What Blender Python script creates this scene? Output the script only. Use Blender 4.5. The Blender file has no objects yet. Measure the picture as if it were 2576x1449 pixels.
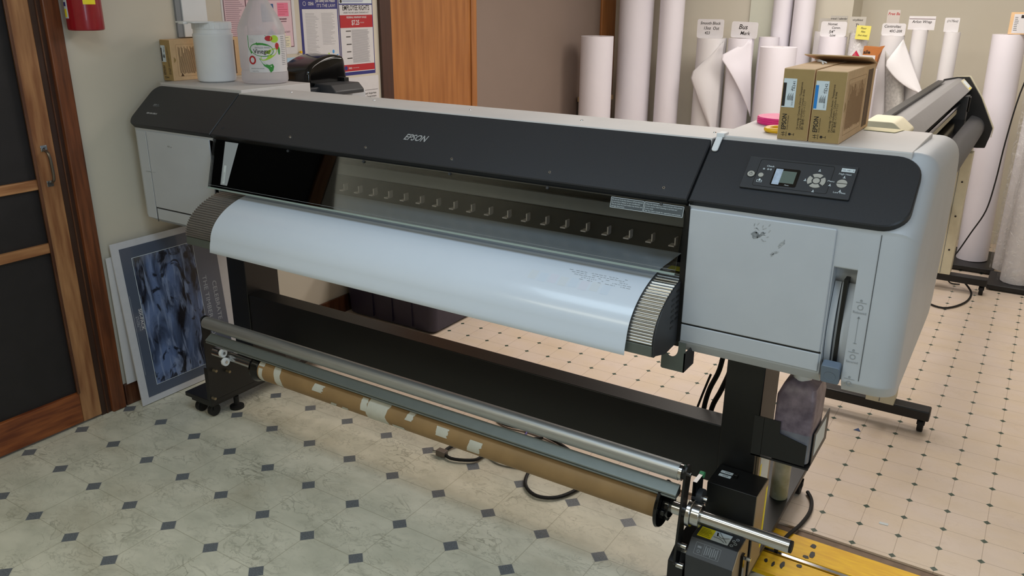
import bpy, math, random
from mathutils import Vector, Matrix
random.seed(7)
# ------------------------------------------------------------------ camera, world, lights
S = bpy.context.scene
COL = S.collection
S.view_settings.view_transform = 'Standard'
S.view_settings.look = 'None'
S.view_settings.exposure = -0.12
S.view_settings.gamma = 1.0
S.view_settings.use_curve_mapping = False

PIT = 0.2286                       # pitch of the big floor pattern in metres
YAW, PITCH, ROLL = -0.567035864, 0.340279828, 0.0061159816
fw = Vector((math.sin(YAW)*math.cos(PITCH), math.cos(YAW)*math.cos(PITCH), -math.sin(PITCH)))
rt = Vector((math.cos(YAW), -math.sin(YAW), 0)); up = rt.cross(fw)
R_ = rt*math.cos(ROLL)+up*math.sin(ROLL); U_ = -rt*math.sin(ROLL)+up*math.cos(ROLL)
cam_d = bpy.data.cameras.new('camera'); cam = bpy.data.objects.new('camera', cam_d); COL.objects.link(cam)
cam_d.sensor_width = 36.0; cam_d.lens = 2063.35/2576*36.0; cam_d.clip_start = 0.02
m = Matrix.Identity(4)
for i in range(3):
    m[i][0] = R_[i]; m[i][1] = U_[i]; m[i][2] = -fw[i]
m[0][3], m[1][3], m[2][3] = 3.27689, -1.43348, 1.78596
cam.matrix_world = m
S.camera = cam

w = bpy.data.worlds.new('room_ambient'); S.world = w; w.use_nodes = True
w.node_tree.nodes['Background'].inputs[0].default_value = (0.9, 0.95, 1.0, 1)
w.node_tree.nodes['Background'].inputs[1].default_value = 0.12

def area(name, loc, size, power, col, target=None):
    l = bpy.data.lights.new(name, 'AREA'); l.shape = 'RECTANGLE'; l.size, l.size_y = size
    l.energy = power; l.color = col
    o = bpy.data.objects.new(name, l); COL.objects.link(o); o.location = loc
    if target is not None:
        o.rotation_euler = (Vector(target)-Vector(loc)).to_track_quat('-Z', 'Y').to_euler()
    return o
area('ceiling_lamp_back_near', (2.2, 2.6, 2.60), (2.4, 0.6), 42, (1.0, 0.91, 0.83))
area('ceiling_lamp_back_far', (2.4, 4.1, 2.60), (2.4, 0.6), 46, (1.0, 0.93, 0.86))
area('ceiling_lamp_front', (2.25, -0.30, 2.60), (2.2, 0.6), 22, (0.68, 0.85, 1.0))
area('added_entry_fill', (1.6, -1.9, 2.60), (2.2, 0.6), 24, (1.0, 0.96, 0.76))  # fill light added to brighten the front floor
area('window_daylight', (5.10, -1.15, 1.70), (1.4, 1.1), 26, (0.62, 0.81, 1.0), (1.5, 0.8, 0.9))

# ------------------------------------------------------------------ materials
def lin(c):
    return tuple(((x/255)/12.92 if x/255 <= 0.04045 else ((x/255+0.055)/1.055)**2.4) for x in c)
MATS = {}
def M(name, col, rough=0.5, metal=0.0, var=0.0, scale=30.0, bump=0.0, spec=0.5, stretch=None, col2=None, coat=0.0, sub=0.0):
    if name in MATS: return MATS[name]
    mt = bpy.data.materials.new(name); mt.use_nodes = True
    nt = mt.node_tree; b = nt.nodes['Principled BSDF']
    c = lin(col)
    b.inputs['Roughness'].default_value = rough; b.inputs['Metallic'].default_value = metal
    b.inputs['Specular IOR Level'].default_value = spec
    b.inputs['Coat Weight'].default_value = coat
    if sub: b.inputs['Subsurface Weight'].default_value = sub; b.inputs['Subsurface Radius'].default_value = (.02, .02, .02)
    tc = nt.nodes.new('ShaderNodeTexCoord'); mp = nt.nodes.new('ShaderNodeMapping')
    nt.links.new(tc.outputs['Object'], mp.inputs[0])
    if stretch: mp.inputs['Scale'].default_value = stretch
    n = nt.nodes.new('ShaderNodeTexNoise'); n.inputs['Scale'].default_value = scale; n.inputs['Detail'].default_value = 5
    nt.links.new(mp.outputs[0], n.inputs[0])
    r = nt.nodes.new('ShaderNodeMix'); r.data_type = 'RGBA'
    c2 = lin(col2) if col2 else tuple(x*(1-var) for x in c)
    r.inputs[6].default_value = (*c2, 1); r.inputs[7].default_value = (*c, 1)
    k = nt.nodes.new('ShaderNodeMapRange'); k.inputs[1].default_value = 0.35; k.inputs[2].default_value = 0.65
    nt.links.new(n.outputs[0], k.inputs[0]); nt.links.new(k.outputs[0], r.inputs[0])
    nt.links.new(r.outputs[2], b.inputs['Base Color'])
    if bump:
        bp = nt.nodes.new('ShaderNodeBump'); bp.inputs['Strength'].default_value = bump; bp.inputs['Distance'].default_value = 0.002
        nt.links.new(n.outputs[0], bp.inputs['Height']); nt.links.new(bp.outputs[0], b.inputs['Normal'])
    MATS[name] = mt
    return mt

BODY = M('pale_grey_plastic', (192, 196, 202), 0.42, var=.04, scale=8)
DECKM = M('worn_white_cover', (208, 204, 202), 0.5, var=.07, scale=5)
BLACKP = M('black_textured_plastic', (42, 44, 49), 0.42, var=.15, scale=300, bump=.05)
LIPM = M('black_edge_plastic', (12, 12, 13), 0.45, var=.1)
BLKM = M('black_powder_coat', (17, 17, 18), 0.42, var=.15, scale=200, bump=.05)
BLKG = M('gloss_black_plastic', (10, 10, 11), 0.12, var=.1)
DARKG = M('dark_grey_plastic', (52, 54, 58), 0.45, var=.1)
RUBBER = M('black_rubber', (14, 13, 13), 0.7, var=.2)
CHROME = M('chrome_steel', (200, 200, 200), 0.18, metal=1, var=.05)
ALU = M('brushed_aluminium', (186, 188, 188), 0.42, metal=.8, var=.12, scale=40, stretch=(.3, 8, 8))
RIBM = M('ribbed_steel', (182, 180, 176), 0.26, metal=.85, var=.05)
GREENG = M('grey_green_metal', (92, 98, 92), 0.45, var=.08)
MEDIA = M('white_glossy_media', (214, 223, 235), 0.22, var=.02, scale=4, coat=.2)
PAPER = M('white_roll_paper', (232, 228, 236), 0.45, var=.03, scale=3)
PAPER2 = M('matte_roll_paper', (222, 220, 222), 0.6, var=.05, scale=3)
SPECK = M('speckled_paper_back', (196, 194, 190), 0.6, var=.25, scale=60)
KRAFT = M('kraft_cardboard', (222, 186, 142), 0.75, var=.08, scale=40, bump=.05)
KRAFTD = M('olive_cardboard_end', (166, 138, 88), 0.7, var=.06, scale=40)
TUBEK = M('brown_core_cardboard', (158, 126, 84), 0.62, var=.15, scale=12)
TAPE = M('masking_tape', (205, 203, 190), 0.6, var=.08)
INKDK = M('dark_print', (35, 28, 24), 0.6)
INKBR = M('brown_print', (92, 66, 44), 0.6)
INKBR2 = M('faint_brown_print', (176, 138, 98), 0.6)
WHITE = M('white_plastic', (228, 230, 232), 0.35, var=.02)
LABW = M('white_label', (214, 224, 228), 0.5, var=.02)
LABY = M('yellow_label', (245, 226, 30), 0.5, var=.02)
LABB = M('blue_label', (40, 130, 205), 0.5)
PTXT = M('poster_small_print', (150, 148, 152), .5)
GREYTXT = M('grey_print', (120, 124, 128), 0.5)
SILV = M('silver_lettering', (176, 178, 180), 0.4, metal=.3)
BTN = M('grey_buttons', (176, 174, 166), 0.4, var=.03)
NAVY = M('navy_print', (44, 46, 120), 0.5)
RED = M('red_print', (176, 32, 40), 0.5)
REDP = M('red_enamel', (150, 14, 30), 0.3, var=.08, coat=.3)
PINKP = M('pale_pink_paper', (222, 192, 200), 0.6, var=.03)
PINK = M('pink_print', (232, 120, 150), 0.5)
HOTPINK = M('hot_pink_plastic', (245, 50, 140), 0.35)
YELP = M('yellow_plastic', (245, 190, 20), 0.35)
CREAM = M('cream_plastic', (212, 206, 180), 0.5, var=.05)
POSTW = M('white_poster_paper', (214, 212, 214), 0.45, var=.03)
PALEB = M('pale_blue_print', (150, 190, 220), 0.5)
GREEN = M('green_print', (50, 140, 50), 0.5)
LIME = M('lime_print', (165, 205, 60), 0.5)
TEAL = M('teal_print', (20, 130, 130), 0.5)
NOTE = M('yellow_sticky_note', (222, 214, 105), 0.6)
WOODO = M('orange_oak_veneer', (172, 114, 60), 0.4, scale=5, col2=(150, 94, 46), stretch=(6, 6, .5), bump=.05)
WOODT = M('brown_stained_trim', (104, 66, 44), 0.4, scale=9, col2=(68, 34, 18), stretch=(6, 6, .5), bump=.05)
WOODD = M('honey_pine', (176, 128, 86), 0.42, scale=5, col2=(130, 82, 50), stretch=(7, 7, .7), bump=.05)
WOODH = M('honey_pine_rail', (184, 134, 90), 0.42, scale=6, col2=(146, 96, 60), stretch=(7, .7, 7), bump=.05)
SCREEN = M('dark_mesh_screen', (32, 28, 30), 0.6, var=.25, scale=12)
WALLM = M('cream_wall_paint', (206, 198, 182), 0.7, var=.03, scale=3, bump=.1)
WALLSH = M('shaded_wall_tone', (136, 120, 110), 0.7, var=.04, scale=3)  # shade on the far left wall put into its colour
WALLB = M('beige_back_wall', (212, 206, 190), 0.7, var=.03, scale=2, bump=.1)
CEILM = M('white_ceiling', (225, 222, 215), 0.8, var=.02)
WARMM = M('warm_lit_black_metal', (150, 128, 100), 0.45, var=.05)  # tan stands for warm light on sides that are black metal
TOTE = M('dark_purple_plastic', (46, 42, 62), 0.4, var=.1)
BLUEG = M('blue_grey_plastic', (108, 122, 140), 0.35)
SMOKE = M('smoky_bottle_plastic', (130, 134, 144), 0.35, scale=9, col2=(92, 92, 104))
SMOKE2 = M('purple_stained_plastic', (140, 126, 138), 0.4, scale=22, col2=(92, 80, 94))
DIRTY = M('grimy_white_tube', (200, 198, 182), 0.5, scale=10, col2=(140, 140, 112))
GREYC = M('cutter_grey_metal', (126, 126, 128), 0.4, metal=.1, var=.05)
YELF = M('yellow_threshold_paint', (255, 204, 16), 0.45, scale=14, col2=(240, 182, 10), stretch=(1, 6, 1), bump=.1)
SUBF = M('concrete_edge', (142, 122, 106), 0.8, var=.2, scale=40)
INKSM = M('ink_smudge', (96, 98, 102), 0.6, scale=60, col2=(150, 152, 155))
LCDM = M('lcd_green_grey', (96, 110, 104), 0.08, coat=.5)
PHOTOB = M('blue_grey_mount', (84, 93, 112), 0.3, var=.06, scale=2, coat=.3)

def glassy(name, tint, gloss=0.09, rough=0.02, bump=0.0, scale=20, opac=0.0, dif=(.8, .8, .8)):
    mt = bpy.data.materials.new(name); mt.use_nodes = True; nt = mt.node_tree; nt.nodes.clear()
    out = nt.nodes.new('ShaderNodeOutputMaterial'); tr = nt.nodes.new('ShaderNodeBsdfTransparent'); gl = nt.nodes.new('ShaderNodeBsdfGlossy')
    tr.inputs[0].default_value = (*tint, 1); gl.inputs['Roughness'].default_value = rough
    fr = nt.nodes.new('ShaderNodeFresnel'); fr.inputs[0].default_value = 1.0+gloss*5
    mx = nt.nodes.new('ShaderNodeMixShader'); nt.links.new(fr.outputs[0], mx.inputs[0])
    nt.links.new(tr.outputs[0], mx.inputs[1]); nt.links.new(gl.outputs[0], mx.inputs[2])
    last = mx
    if opac:
        df = nt.nodes.new('ShaderNodeBsdfDiffuse'); df.inputs[0].default_value = (*dif, 1)
        tl = nt.nodes.new('ShaderNodeBsdfTranslucent'); tl.inputs[0].default_value = (*dif, 1)
        ad = nt.nodes.new('ShaderNodeMixShader'); ad.inputs[0].default_value = .45
        nt.links.new(df.outputs[0], ad.inputs[1]); nt.links.new(tl.outputs[0], ad.inputs[2])
        m2 = nt.nodes.new('ShaderNodeMixShader'); m2.inputs[0].default_value = opac
        nt.links.new(mx.outputs[0], m2.inputs[1]); nt.links.new(ad.outputs[0], m2.inputs[2]); last = m2
    if bump:
        tc = nt.nodes.new('ShaderNodeTexCoord'); n = nt.nodes.new('ShaderNodeTexNoise'); n.inputs['Scale'].default_value = scale; n.inputs['Distortion'].default_value = 2
        nt.links.new(tc.outputs['Object'], n.inputs[0])
        bp = nt.nodes.new('ShaderNodeBump'); bp.inputs['Strength'].default_value = bump; bp.inputs['Distance'].default_value = .02
        nt.links.new(n.outputs[0], bp.inputs['Height']); nt.links.new(bp.outputs[0], gl.inputs['Normal'])
    nt.links.new(last.outputs[0], out.inputs[0]); MATS[name] = mt
    return mt
COVERG = glassy('smoked_clear_acrylic', (.88, .90, .91), .09)
JUGP = glassy('frosted_jug_plastic', (.93, .92, .94), .08, .25, opac=.55, dif=(.88, .86, .89))
def wrap_mat():
    mt = bpy.data.materials.new('crinkled_clear_wrap'); mt.use_nodes = True; nt = mt.node_tree; nt.nodes.clear()
    out = nt.nodes.new('ShaderNodeOutputMaterial'); tr = nt.nodes.new('ShaderNodeBsdfTransparent'); gl = nt.nodes.new('ShaderNodeBsdfGlossy'); df = nt.nodes.new('ShaderNodeBsdfDiffuse')
    gl.inputs['Roughness'].default_value = .15; df.inputs[0].default_value = (.75, .74, .72, 1)
    tc = nt.nodes.new('ShaderNodeTexCoord'); n = nt.nodes.new('ShaderNodeTexNoise'); n.inputs['Scale'].default_value = 16; n.inputs['Distortion'].default_value = 2.5; n.inputs['Detail'].default_value = 5
    nt.links.new(tc.outputs['Object'], n.inputs[0])
    rp = nt.nodes.new('ShaderNodeMapRange'); rp.inputs[1].default_value = .5; rp.inputs[2].default_value = .75; rp.inputs[4].default_value = .5; nt.links.new(n.outputs[0], rp.inputs[0])
    bp = nt.nodes.new('ShaderNodeBump'); bp.inputs['Strength'].default_value = .9; bp.inputs['Distance'].default_value = .02
    nt.links.new(n.outputs[0], bp.inputs['Height']); nt.links.new(bp.outputs[0], gl.inputs['Normal'])
    m1 = nt.nodes.new('ShaderNodeMixShader'); m1.inputs[0].default_value = .10; nt.links.new(tr.outputs[0], m1.inputs[1]); nt.links.new(gl.outputs[0], m1.inputs[2])
    m2 = nt.nodes.new('ShaderNodeMixShader'); nt.links.new(rp.outputs[0], m2.inputs[0]); nt.links.new(m1.outputs[0], m2.inputs[1]); nt.links.new(df.outputs[0], m2.inputs[2])
    nt.links.new(m2.outputs[0], out.inputs[0]); return mt
WRAPP = wrap_mat()

class NT:
    def __init__(s, name):
        s.mt = bpy.data.materials.new(name); s.mt.use_nodes = True; s.t = s.mt.node_tree; s.b = s.t.nodes['Principled BSDF']
    def n(s, typ, **k):
        x = s.t.nodes.new(typ)
        for a, b in k.items(): setattr(x, a, b)
        return x
    def m(s, op, a, b=None, c=None):
        x = s.n('ShaderNodeMath', operation=op)
        for i, v in enumerate((a, b, c)):
            if v is None: continue
            if isinstance(v, (int, float)): x.inputs[i].default_value = v
            else: s.t.links.new(v, x.inputs[i])
        return x.outputs[0]
    def mix(s, f, a, b):
        x = s.n('ShaderNodeMix', data_type='RGBA')
        for i, v in ((0, f), (6, a), (7, b)):
            if isinstance(v, tuple): x.inputs[i].default_value = (*v, 1)
            elif isinstance(v, (int, float)): x.inputs[i].default_value = v
            else: s.t.links.new(v, x.inputs[i])
        return x.outputs[2]
    def ramp(s, v, lo, hi):
        x = s.n('ShaderNodeMapRange'); x.inputs[1].default_value = lo; x.inputs[2].default_value = hi
        s.t.links.new(v, x.inputs[0]); return x.outputs[0]

def floor_mat(name, q, ox, oy, rr, lw, base, base2, dot, line, vein, rough, vstr, stain):
    T = NT(name)
    tc = T.n('ShaderNodeTexCoord'); sp = T.n('ShaderNodeSeparateXYZ'); T.t.links.new(tc.outputs['Object'], sp.inputs[0])
    def d(o, off):
        a = T.m('MULTIPLY_ADD', o, 1/q, -off/q+.5); a = T.m('FRACT', a); return T.m('ABSOLUTE', T.m('SUBTRACT', a, .5))
    du, dv = d(sp.outputs[0], ox), d(sp.outputs[1], oy)
    su = T.m('ADD', du, dv)
    isdot = T.m('LESS_THAN', su, rr); isrim = T.m('LESS_THAN', su, rr+lw*2.2)
    isline = T.m('LESS_THAN', T.m('MINIMUM', du, dv), lw)
    def noise(sc, det=6, dist=0, seed=0):
        n = T.n('ShaderNodeTexNoise'); n.inputs['Scale'].default_value = sc; n.inputs['Detail'].default_value = det; n.inputs['Distortion'].default_value = dist
        mp = T.n('ShaderNodeMapping'); mp.inputs['Location'].default_value = (seed, seed*.7, 0); mp.inputs['Scale'].default_value = (1, 1.6, 1)
        mp.inputs['Rotation'].default_value = (0, 0, .6)
        T.t.links.new(tc.outputs['Object'], mp.inputs[0]); T.t.links.new(mp.outputs[0], n.inputs[0]); return n.outputs[0]
    c = T.mix(T.ramp(noise(5), .35, .68), lin(base), lin(base2))
    v = T.m('ABSOLUTE', T.m('SUBTRACT', noise(9, 8, 1.6, 3), .5)); v = T.m('SUBTRACT', 1.0, T.ramp(v, 0.0, .035))
    v = T.m('MULTIPLY', v, T.m('MULTIPLY', T.ramp(noise(4, 3, 0, 9), .45, .7), vstr))
    c = T.mix(v, c, lin(vein))
    v2 = T.m('ABSOLUTE', T.m('SUBTRACT', noise(17, 8, 1.2, 55), .5)); v2 = T.m('SUBTRACT', 1.0, T.ramp(v2, 0.0, .03))
    c = T.mix(T.m('MULTIPLY', v2, T.m('MULTIPLY', T.ramp(noise(6, 3, 0, 70), .42, .62), vstr*.55)), c, lin(vein))
    c = T.mix(T.m('MULTIPLY', T.ramp(noise(11, 5, .8, 80), .5, .72), vstr*.35), c, tuple(x*.72 for x in lin(base2)))
    st = T.m('MULTIPLY', T.ramp(noise(2.2, 4, .4, 21), .55, .8), stain)
    c = T.mix(st, c, lin((150, 128, 92)))
    vo = T.n('ShaderNodeTexVoronoi'); vo.inputs['Scale'].default_value = 7; T.t.links.new(tc.outputs['Object'], vo.inputs[0])
    sk = T.m('MULTIPLY', T.m('LESS_THAN', vo.outputs['Distance'], .035), T.m('GREATER_THAN', noise(3, 2, 0, 40), .62))
    c = T.mix(T.m('MULTIPLY', isrim, vstr*.9), c, lin((196, 192, 176)))
    c = T.mix(T.m('MULTIPLY', isline, .55), c, lin(line))
    dn = T.n('ShaderNodeTexNoise'); dn.inputs['Scale'].default_value = 220; T.t.links.new(tc.outputs['Object'], dn.inputs[0])
    dc = T.mix(T.ramp(dn.outputs[0], .3, .7), lin(dot), tuple(x*1.9 for x in lin(dot)))
    c = T.mix(isdot, c, dc)
    c = T.mix(sk, c, lin((30, 24, 20)))
    T.t.links.new(c, T.b.inputs['Base Color']); T.b.inputs['Roughness'].default_value = rough
    bp = T.n('ShaderNodeBump'); bp.inputs['Strength'].default_value = .12; bp.inputs['Distance'].default_value = .003
    T.t.links.new(noise(14, 3), bp.inputs['Height']); T.t.links.new(bp.outputs[0], T.b.inputs['Normal'])
    return T.mt
FLOORF = floor_mat('marbled_octagon_vinyl', PIT, 0, 0, .145, .006, (224, 220, 202), (202, 200, 182), (92, 96, 100), (150, 144, 122), (134, 132, 116), .32, .8, .3)
FLOORB = floor_mat('beige_octagon_vinyl', .12928, 2.7327, 2.2677, .10, .008, (228, 212, 198), (226, 208, 186), (44, 62, 50), (140, 116, 96), (190, 168, 146), .36, .25, .12)

def art_mat():
    T = NT('blue_winter_water_print')
    tc = T.n('ShaderNodeTexCoord')
    def noise(sc, st, dist=0, det=6):
        mp = T.n('ShaderNodeMapping'); mp.inputs['Scale'].default_value = st; n = T.n('ShaderNodeTexNoise')
        n.inputs['Scale'].default_value = sc; n.inputs['Detail'].default_value = det; n.inputs['Distortion'].default_value = dist
        T.t.links.new(tc.outputs['Object'], mp.inputs[0]); T.t.links.new(mp.outputs[0], n.inputs[0]); return n.outputs[0]
    a = noise(6, (1, 1.6, .6), 1.0); b = noise(16, (1, 2.4, .5), .8); g = noise(3, (1, 1, 1), .5)
    c = T.mix(T.ramp(a, .38, .6), lin((22, 24, 34)), lin((104, 124, 166)))
    c = T.mix(T.m('MULTIPLY', T.ramp(b, .5, .66), .8), c, lin((140, 156, 190)))
    c = T.mix(T.m('MULTIPLY', T.ramp(g, .52, .7), .8), c, lin((160, 160, 164)))
    c = T.mix(T.m('MULTIPLY', T.ramp(noise(9, (1, 1.3, .8), 2), .56, .62), .9), c, lin((24, 24, 30)))
    T.t.links.new(c, T.b.inputs['Base Color']); T.b.inputs['Roughness'].default_value = .3
    return T.mt
ART = art_mat()

# ------------------------------------------------------------------ geometry helpers
class Fr:
    def __init__(s, o, u, v):
        s.o = Vector(o); s.u = Vector(u).normalized(); s.v = Vector(v).normalized(); s.n = s.u.cross(s.v)
    def p(s, a, b, h=0): return s.o+s.u*a+s.v*b+s.n*h
FX = lambda x: Fr((x, 0, 0), (0, 1, 0), (0, 0, 1))     # faces +X : u = Y, v = Z
FF = lambda y: Fr((0, y, 0), (1, 0, 0), (0, 0, 1))     # faces -Y : u = X, v = Z
FT = lambda z: Fr((0, 0, z), (1, 0, 0), (0, 1, 0))     # faces up : u = X, v = Y

_fc = {}
def glyphs(s, bold=0.0, shear=0.0, sp=1.0):
    k = (s, bold, shear, sp)
    if k in _fc: return _fc[k]
    cu = bpy.data.curves.new('t', 'FONT'); cu.body = s; cu.size = 1; cu.offset = bold; cu.shear = shear; cu.space_character = sp
    cu.resolution_u = 3
    o = bpy.data.objects.new('t', cu); COL.objects.link(o)
    dg = bpy.context.evaluated_depsgraph_get(); dg.update()
    me = bpy.data.meshes.new_from_object(o.evaluated_get(dg))
    vs = [v.co.copy() for v in me.vertices]; fs = [tuple(p.vertices) for p in me.polygons]
    bpy.data.objects.remove(o); bpy.data.meshes.remove(me); bpy.data.curves.remove(cu)
    if vs:
        x0 = min(v.x for v in vs); x1 = max(v.x for v in vs)
    else: x0, x1 = 0, 1
    _fc[k] = (vs, fs, x0, x1)
    return _fc[k]

def rrect(a0, b0, a1, b1, r, n=5, corners=(1, 1, 1, 1)):
    pts = []
    for i, (cx, cy, s) in enumerate(((a1, b0, -90), (a1, b1, 0), (a0, b1, 90), (a0, b0, 180))):
        rr = r if corners[i] else 0
        if not rr: pts.append((cx, cy)); continue
        ox = cx-rr if cx == a1 else cx+rr; oy = cy-rr if cy == b1 else cy+rr
        for k in range(n+1):
            t = math.radians(s+90*k/n); pts.append((ox+rr*math.cos(t), oy+rr*math.sin(t)))
    return pts
def roundpoly(poly, rads, n=5):
    out = []; L = len(poly)
    for i in range(L):
        p = Vector(poly[i]); a = Vector(poly[i-1]); b = Vector(poly[(i+1) % L]); r = rads[i] if isinstance(rads, (list, tuple)) else rads
        if r <= 0: out.append(tuple(p)); continue
        da = (a-p); db = (b-p); r = min(r, da.length*.49, db.length*.49)
        p0 = p+da.normalized()*r; p1 = p+db.normalized()*r
        for k in range(n+1):
            t = k/n; q = p0*(1-t)**2+p*2*t*(1-t)+p1*t*t; out.append((q.x, q.y))
    return out

class G:
    def __init__(s): s.v = []; s.f = []; s.m = []; s.mats = []
    def mi(s, mt):
        if mt not in s.mats: s.mats.append(mt)
        return s.mats.index(mt)
    def add(s, vs, fs, mt):
        b = len(s.v); s.v += [Vector(x) for x in vs]; k = s.mi(mt)
        for f in fs: s.f.append([b+i for i in f]); s.m.append(k)
        return s
    def box(s, a, b, mt):
        x0, y0, z0 = a; x1, y1, z1 = b
        return s.add([(x0, y0, z0), (x1, y0, z0), (x1, y1, z0), (x0, y1, z0), (x0, y0, z1), (x1, y0, z1), (x1, y1, z1), (x0, y1, z1)],
                     [(0, 3, 2, 1), (4, 5, 6, 7), (0, 1, 5, 4), (1, 2, 6, 5), (2, 3, 7, 6), (3, 0, 4, 7)], mt)
    def ext(s, fr, poly, h0, h1, mt):            # polygon in a frame, extruded along its normal
        n = len(poly); vs = [fr.p(a, b, h0) for a, b in poly]+[fr.p(a, b, h1) for a, b in poly]
        fs = [tuple(range(n))[::-1], tuple(range(n, 2*n))]+[(i, (i+1) % n, n+(i+1) % n, n+i) for i in range(n)]
        return s.add(vs, fs, mt)
    def rect(s, fr, u0, v0, u1, v1, mt, h0=0, h1=.0008):
        return s.ext(fr, [(u0, v0), (u1, v0), (u1, v1), (u0, v1)], h0, h1, mt)
    def ring(s, fr, outer, inner, h0, h1, mt):
        n = len(outer); vs = [fr.p(a, b, h) for h in (h0, h1) for a, b in outer+inner]
        fs = []
        for i in range(n):
            j = (i+1) % n
            fs += [(2*n+i, 2*n+j, 3*n+j, 3*n+i), (i, n+i, n+j, j), (i, j, 2*n+j, 2*n+i), (n+i, 3*n+i, 3*n+j, n+j)]
        return s.add(vs, fs, mt)
    def cyl(s, p0, p1, r, mt, seg=24, r1=None, inner=None):
        p0, p1 = Vector(p0), Vector(p1); d = (p1-p0).normalized()
        a = d.orthogonal().normalized(); b = d.cross(a); r1 = r if r1 is None else r1
        cs = [(a*math.cos(2*math.pi*i/seg)+b*math.sin(2*math.pi*i/seg)) for i in range(seg)]
        vs = [p0+c*r for c in cs]+[p1+c*r1 for c in cs]
        fs = [(i, (i+1) % seg, seg+(i+1) % seg, seg+i) for i in range(seg)]
        if inner is None: fs += [tuple(range(seg))[::-1], tuple(range(seg, 2*seg))]
        else:
            vs += [p0+c*inner for c in cs]+[p1+c*inner for c in cs]
            for i in range(seg):
                j = (i+1) % seg
                fs += [(i, 2*seg+i, 2*seg+j, j), (seg+i, seg+j, 3*seg+j, 3*seg+i), (2*seg+i, 3*seg+i, 3*seg+j, 2*seg+j)]
        return s.add(vs, fs, mt)
    def tube(s, pts, r, mt, seg=8, smooth=4):
        P = [Vector(p) for p in pts]
        if smooth and len(P) > 2:
            Q = []
            for i in range(len(P)-1):
                a = P[max(i-1, 0)]; b = P[i]; c = P[i+1]; d = P[min(i+2, len(P)-1)]
                for k in range(smooth):
                    t = k/smooth; Q.append(.5*((2*b)+(c-a)*t+(2*a-5*b+4*c-d)*t*t+(3*b-a-3*c+d)*t**3))
            Q.append(P[-1]); P = Q
        vs = []; prev = None
        for i, p in enumerate(P):
            d = (P[min(i+1, len(P)-1)]-P[max(i-1, 0)]).normalized()
            a = d.orthogonal().normalized() if prev is None else (prev-d*prev.dot(d)).normalized()
            prev = a; b = d.cross(a)
            vs += [p+(a*math.cos(2*math.pi*k/seg)+b*math.sin(2*math.pi*k/seg))*r for k in range(seg)]
        fs = [(i*seg+k, i*seg+(k+1) % seg, (i+1)*seg+(k+1) % seg, (i+1)*seg+k) for i in range(len(P)-1) for k in range(seg)]
        n = len(P)*seg; fs += [tuple(range(seg))[::-1], tuple(range(n-seg, n))]
        return s.add(vs, fs, mt)
    def lathe(s, prof, c, mt, seg=32, sx=1, sy=1):
        c = Vector(c); vs = []; n = len(prof)
        for r, z in prof:
            vs += [c+Vector((r*sx*math.cos(2*math.pi*k/seg), r*sy*math.sin(2*math.pi*k/seg), z)) for k in range(seg)]
        fs = [(i*seg+k, i*seg+(k+1) % seg, (i+1)*seg+(k+1) % seg, (i+1)*seg+k) for i in range(n-1) for k in range(seg)]
        fs += [tuple(range(seg))[::-1], tuple(range((n-1)*seg, n*seg))]
        return s.add(vs, fs, mt)
    def loft(s, secs, mt, caps=True):
        n = len(secs[0]); vs = [p for sec in secs for p in sec]
        fs = [(i*n+k, i*n+(k+1) % n, (i+1)*n+(k+1) % n, (i+1)*n+k) for i in range(len(secs)-1) for k in range(n)]
        if caps: fs += [tuple(range(n))[::-1], tuple(range((len(secs)-1)*n, len(secs)*n))]
        return s.add(vs, fs, mt)
    def xloft(s, poly, x0, x1, r0, r1, mt, n=6):     # (Y,Z) outline swept along X with rounded ends
        ys = [p[0] for p in poly]; zs = [p[1] for p in poly]; cy = (min(ys)+max(ys))/2; cz = (min(zs)+max(zs))/2
        hy = (max(ys)-min(ys))/2; hz = (max(zs)-min(zs))/2
        def sec(x, ins): return [(x, cy+(p[0]-cy)*(1-ins/hy), cz+(p[1]-cz)*(1-ins/hz)) for p in poly]
        st = []
        for k in range(n+1):
            t = math.pi/2*k/n
            if r0: st.append((x0+r0*(1-math.cos(math.pi/2-t)) if False else x0+r0*(1-math.cos(t)), r0*(1-math.sin(t))))
        if not r0: st.append((x0, 0))
        e = []
        for k in range(n+1):
            t = math.pi/2*k/n
            if r1: e.append((x1-r1*(1-math.cos(t)), r1*(1-math.sin(t))))
        if not r1: e.append((x1, 0))
        st += e[::-1]
        st = [x for i, x in enumerate(st) if i == 0 or abs(x[0]-st[i-1][0])+abs(x[1]-st[i-1][1]) > 1e-6]
        return s.loft([sec(x, i) for x, i in st], mt)
    def text(s, fr, txt, u, v, size, mt, h=.001, align='L', rot=0, bold=0.0, shear=0.0, wide=None, sx=1.0, sp=1.0):
        vs, fs, x0, x1 = glyphs(txt, bold, shear, sp)
        if not vs: return s
        k = size*sx
        if wide: k = wide/(x1-x0)
        off = {'L': x0, 'C': (x0+x1)/2, 'R': x1}[align]
        c, sn = math.cos(math.radians(rot)), math.sin(math.radians(rot))
        out = []
        for q in vs:
            a = (q.x-off)*k; b = q.y*size
            out.append(fr.p(u+a*c-b*sn, v+a*sn+b*c, h))
        return s.add(out, fs, mt)
    def lines(s, fr, u0, v0, u1, v1, n, mt, th=.35, h=.001, rag=.25, ragseed=0, along='u'):   # rows of unreadably small print
        rnd = random.Random(ragseed)
        for i in range(n):
            if along == 'u':
                dv = (v1-v0)/n; a = v1-(i+1)*dv+dv*(1-th)/2; e = u1-(u1-u0)*rag*rnd.random()
                s.rect(fr, u0, a, e, a+dv*th, mt, h, h+.0002)
            else:
                du = (u1-u0)/n; a = u0+i*du+du*(1-th)/2; e = v1-(v1-v0)*rag*rnd.random()
                s.rect(fr, a, v0, a+du*th, e, mt, h, h+.0002)
        return s
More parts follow.
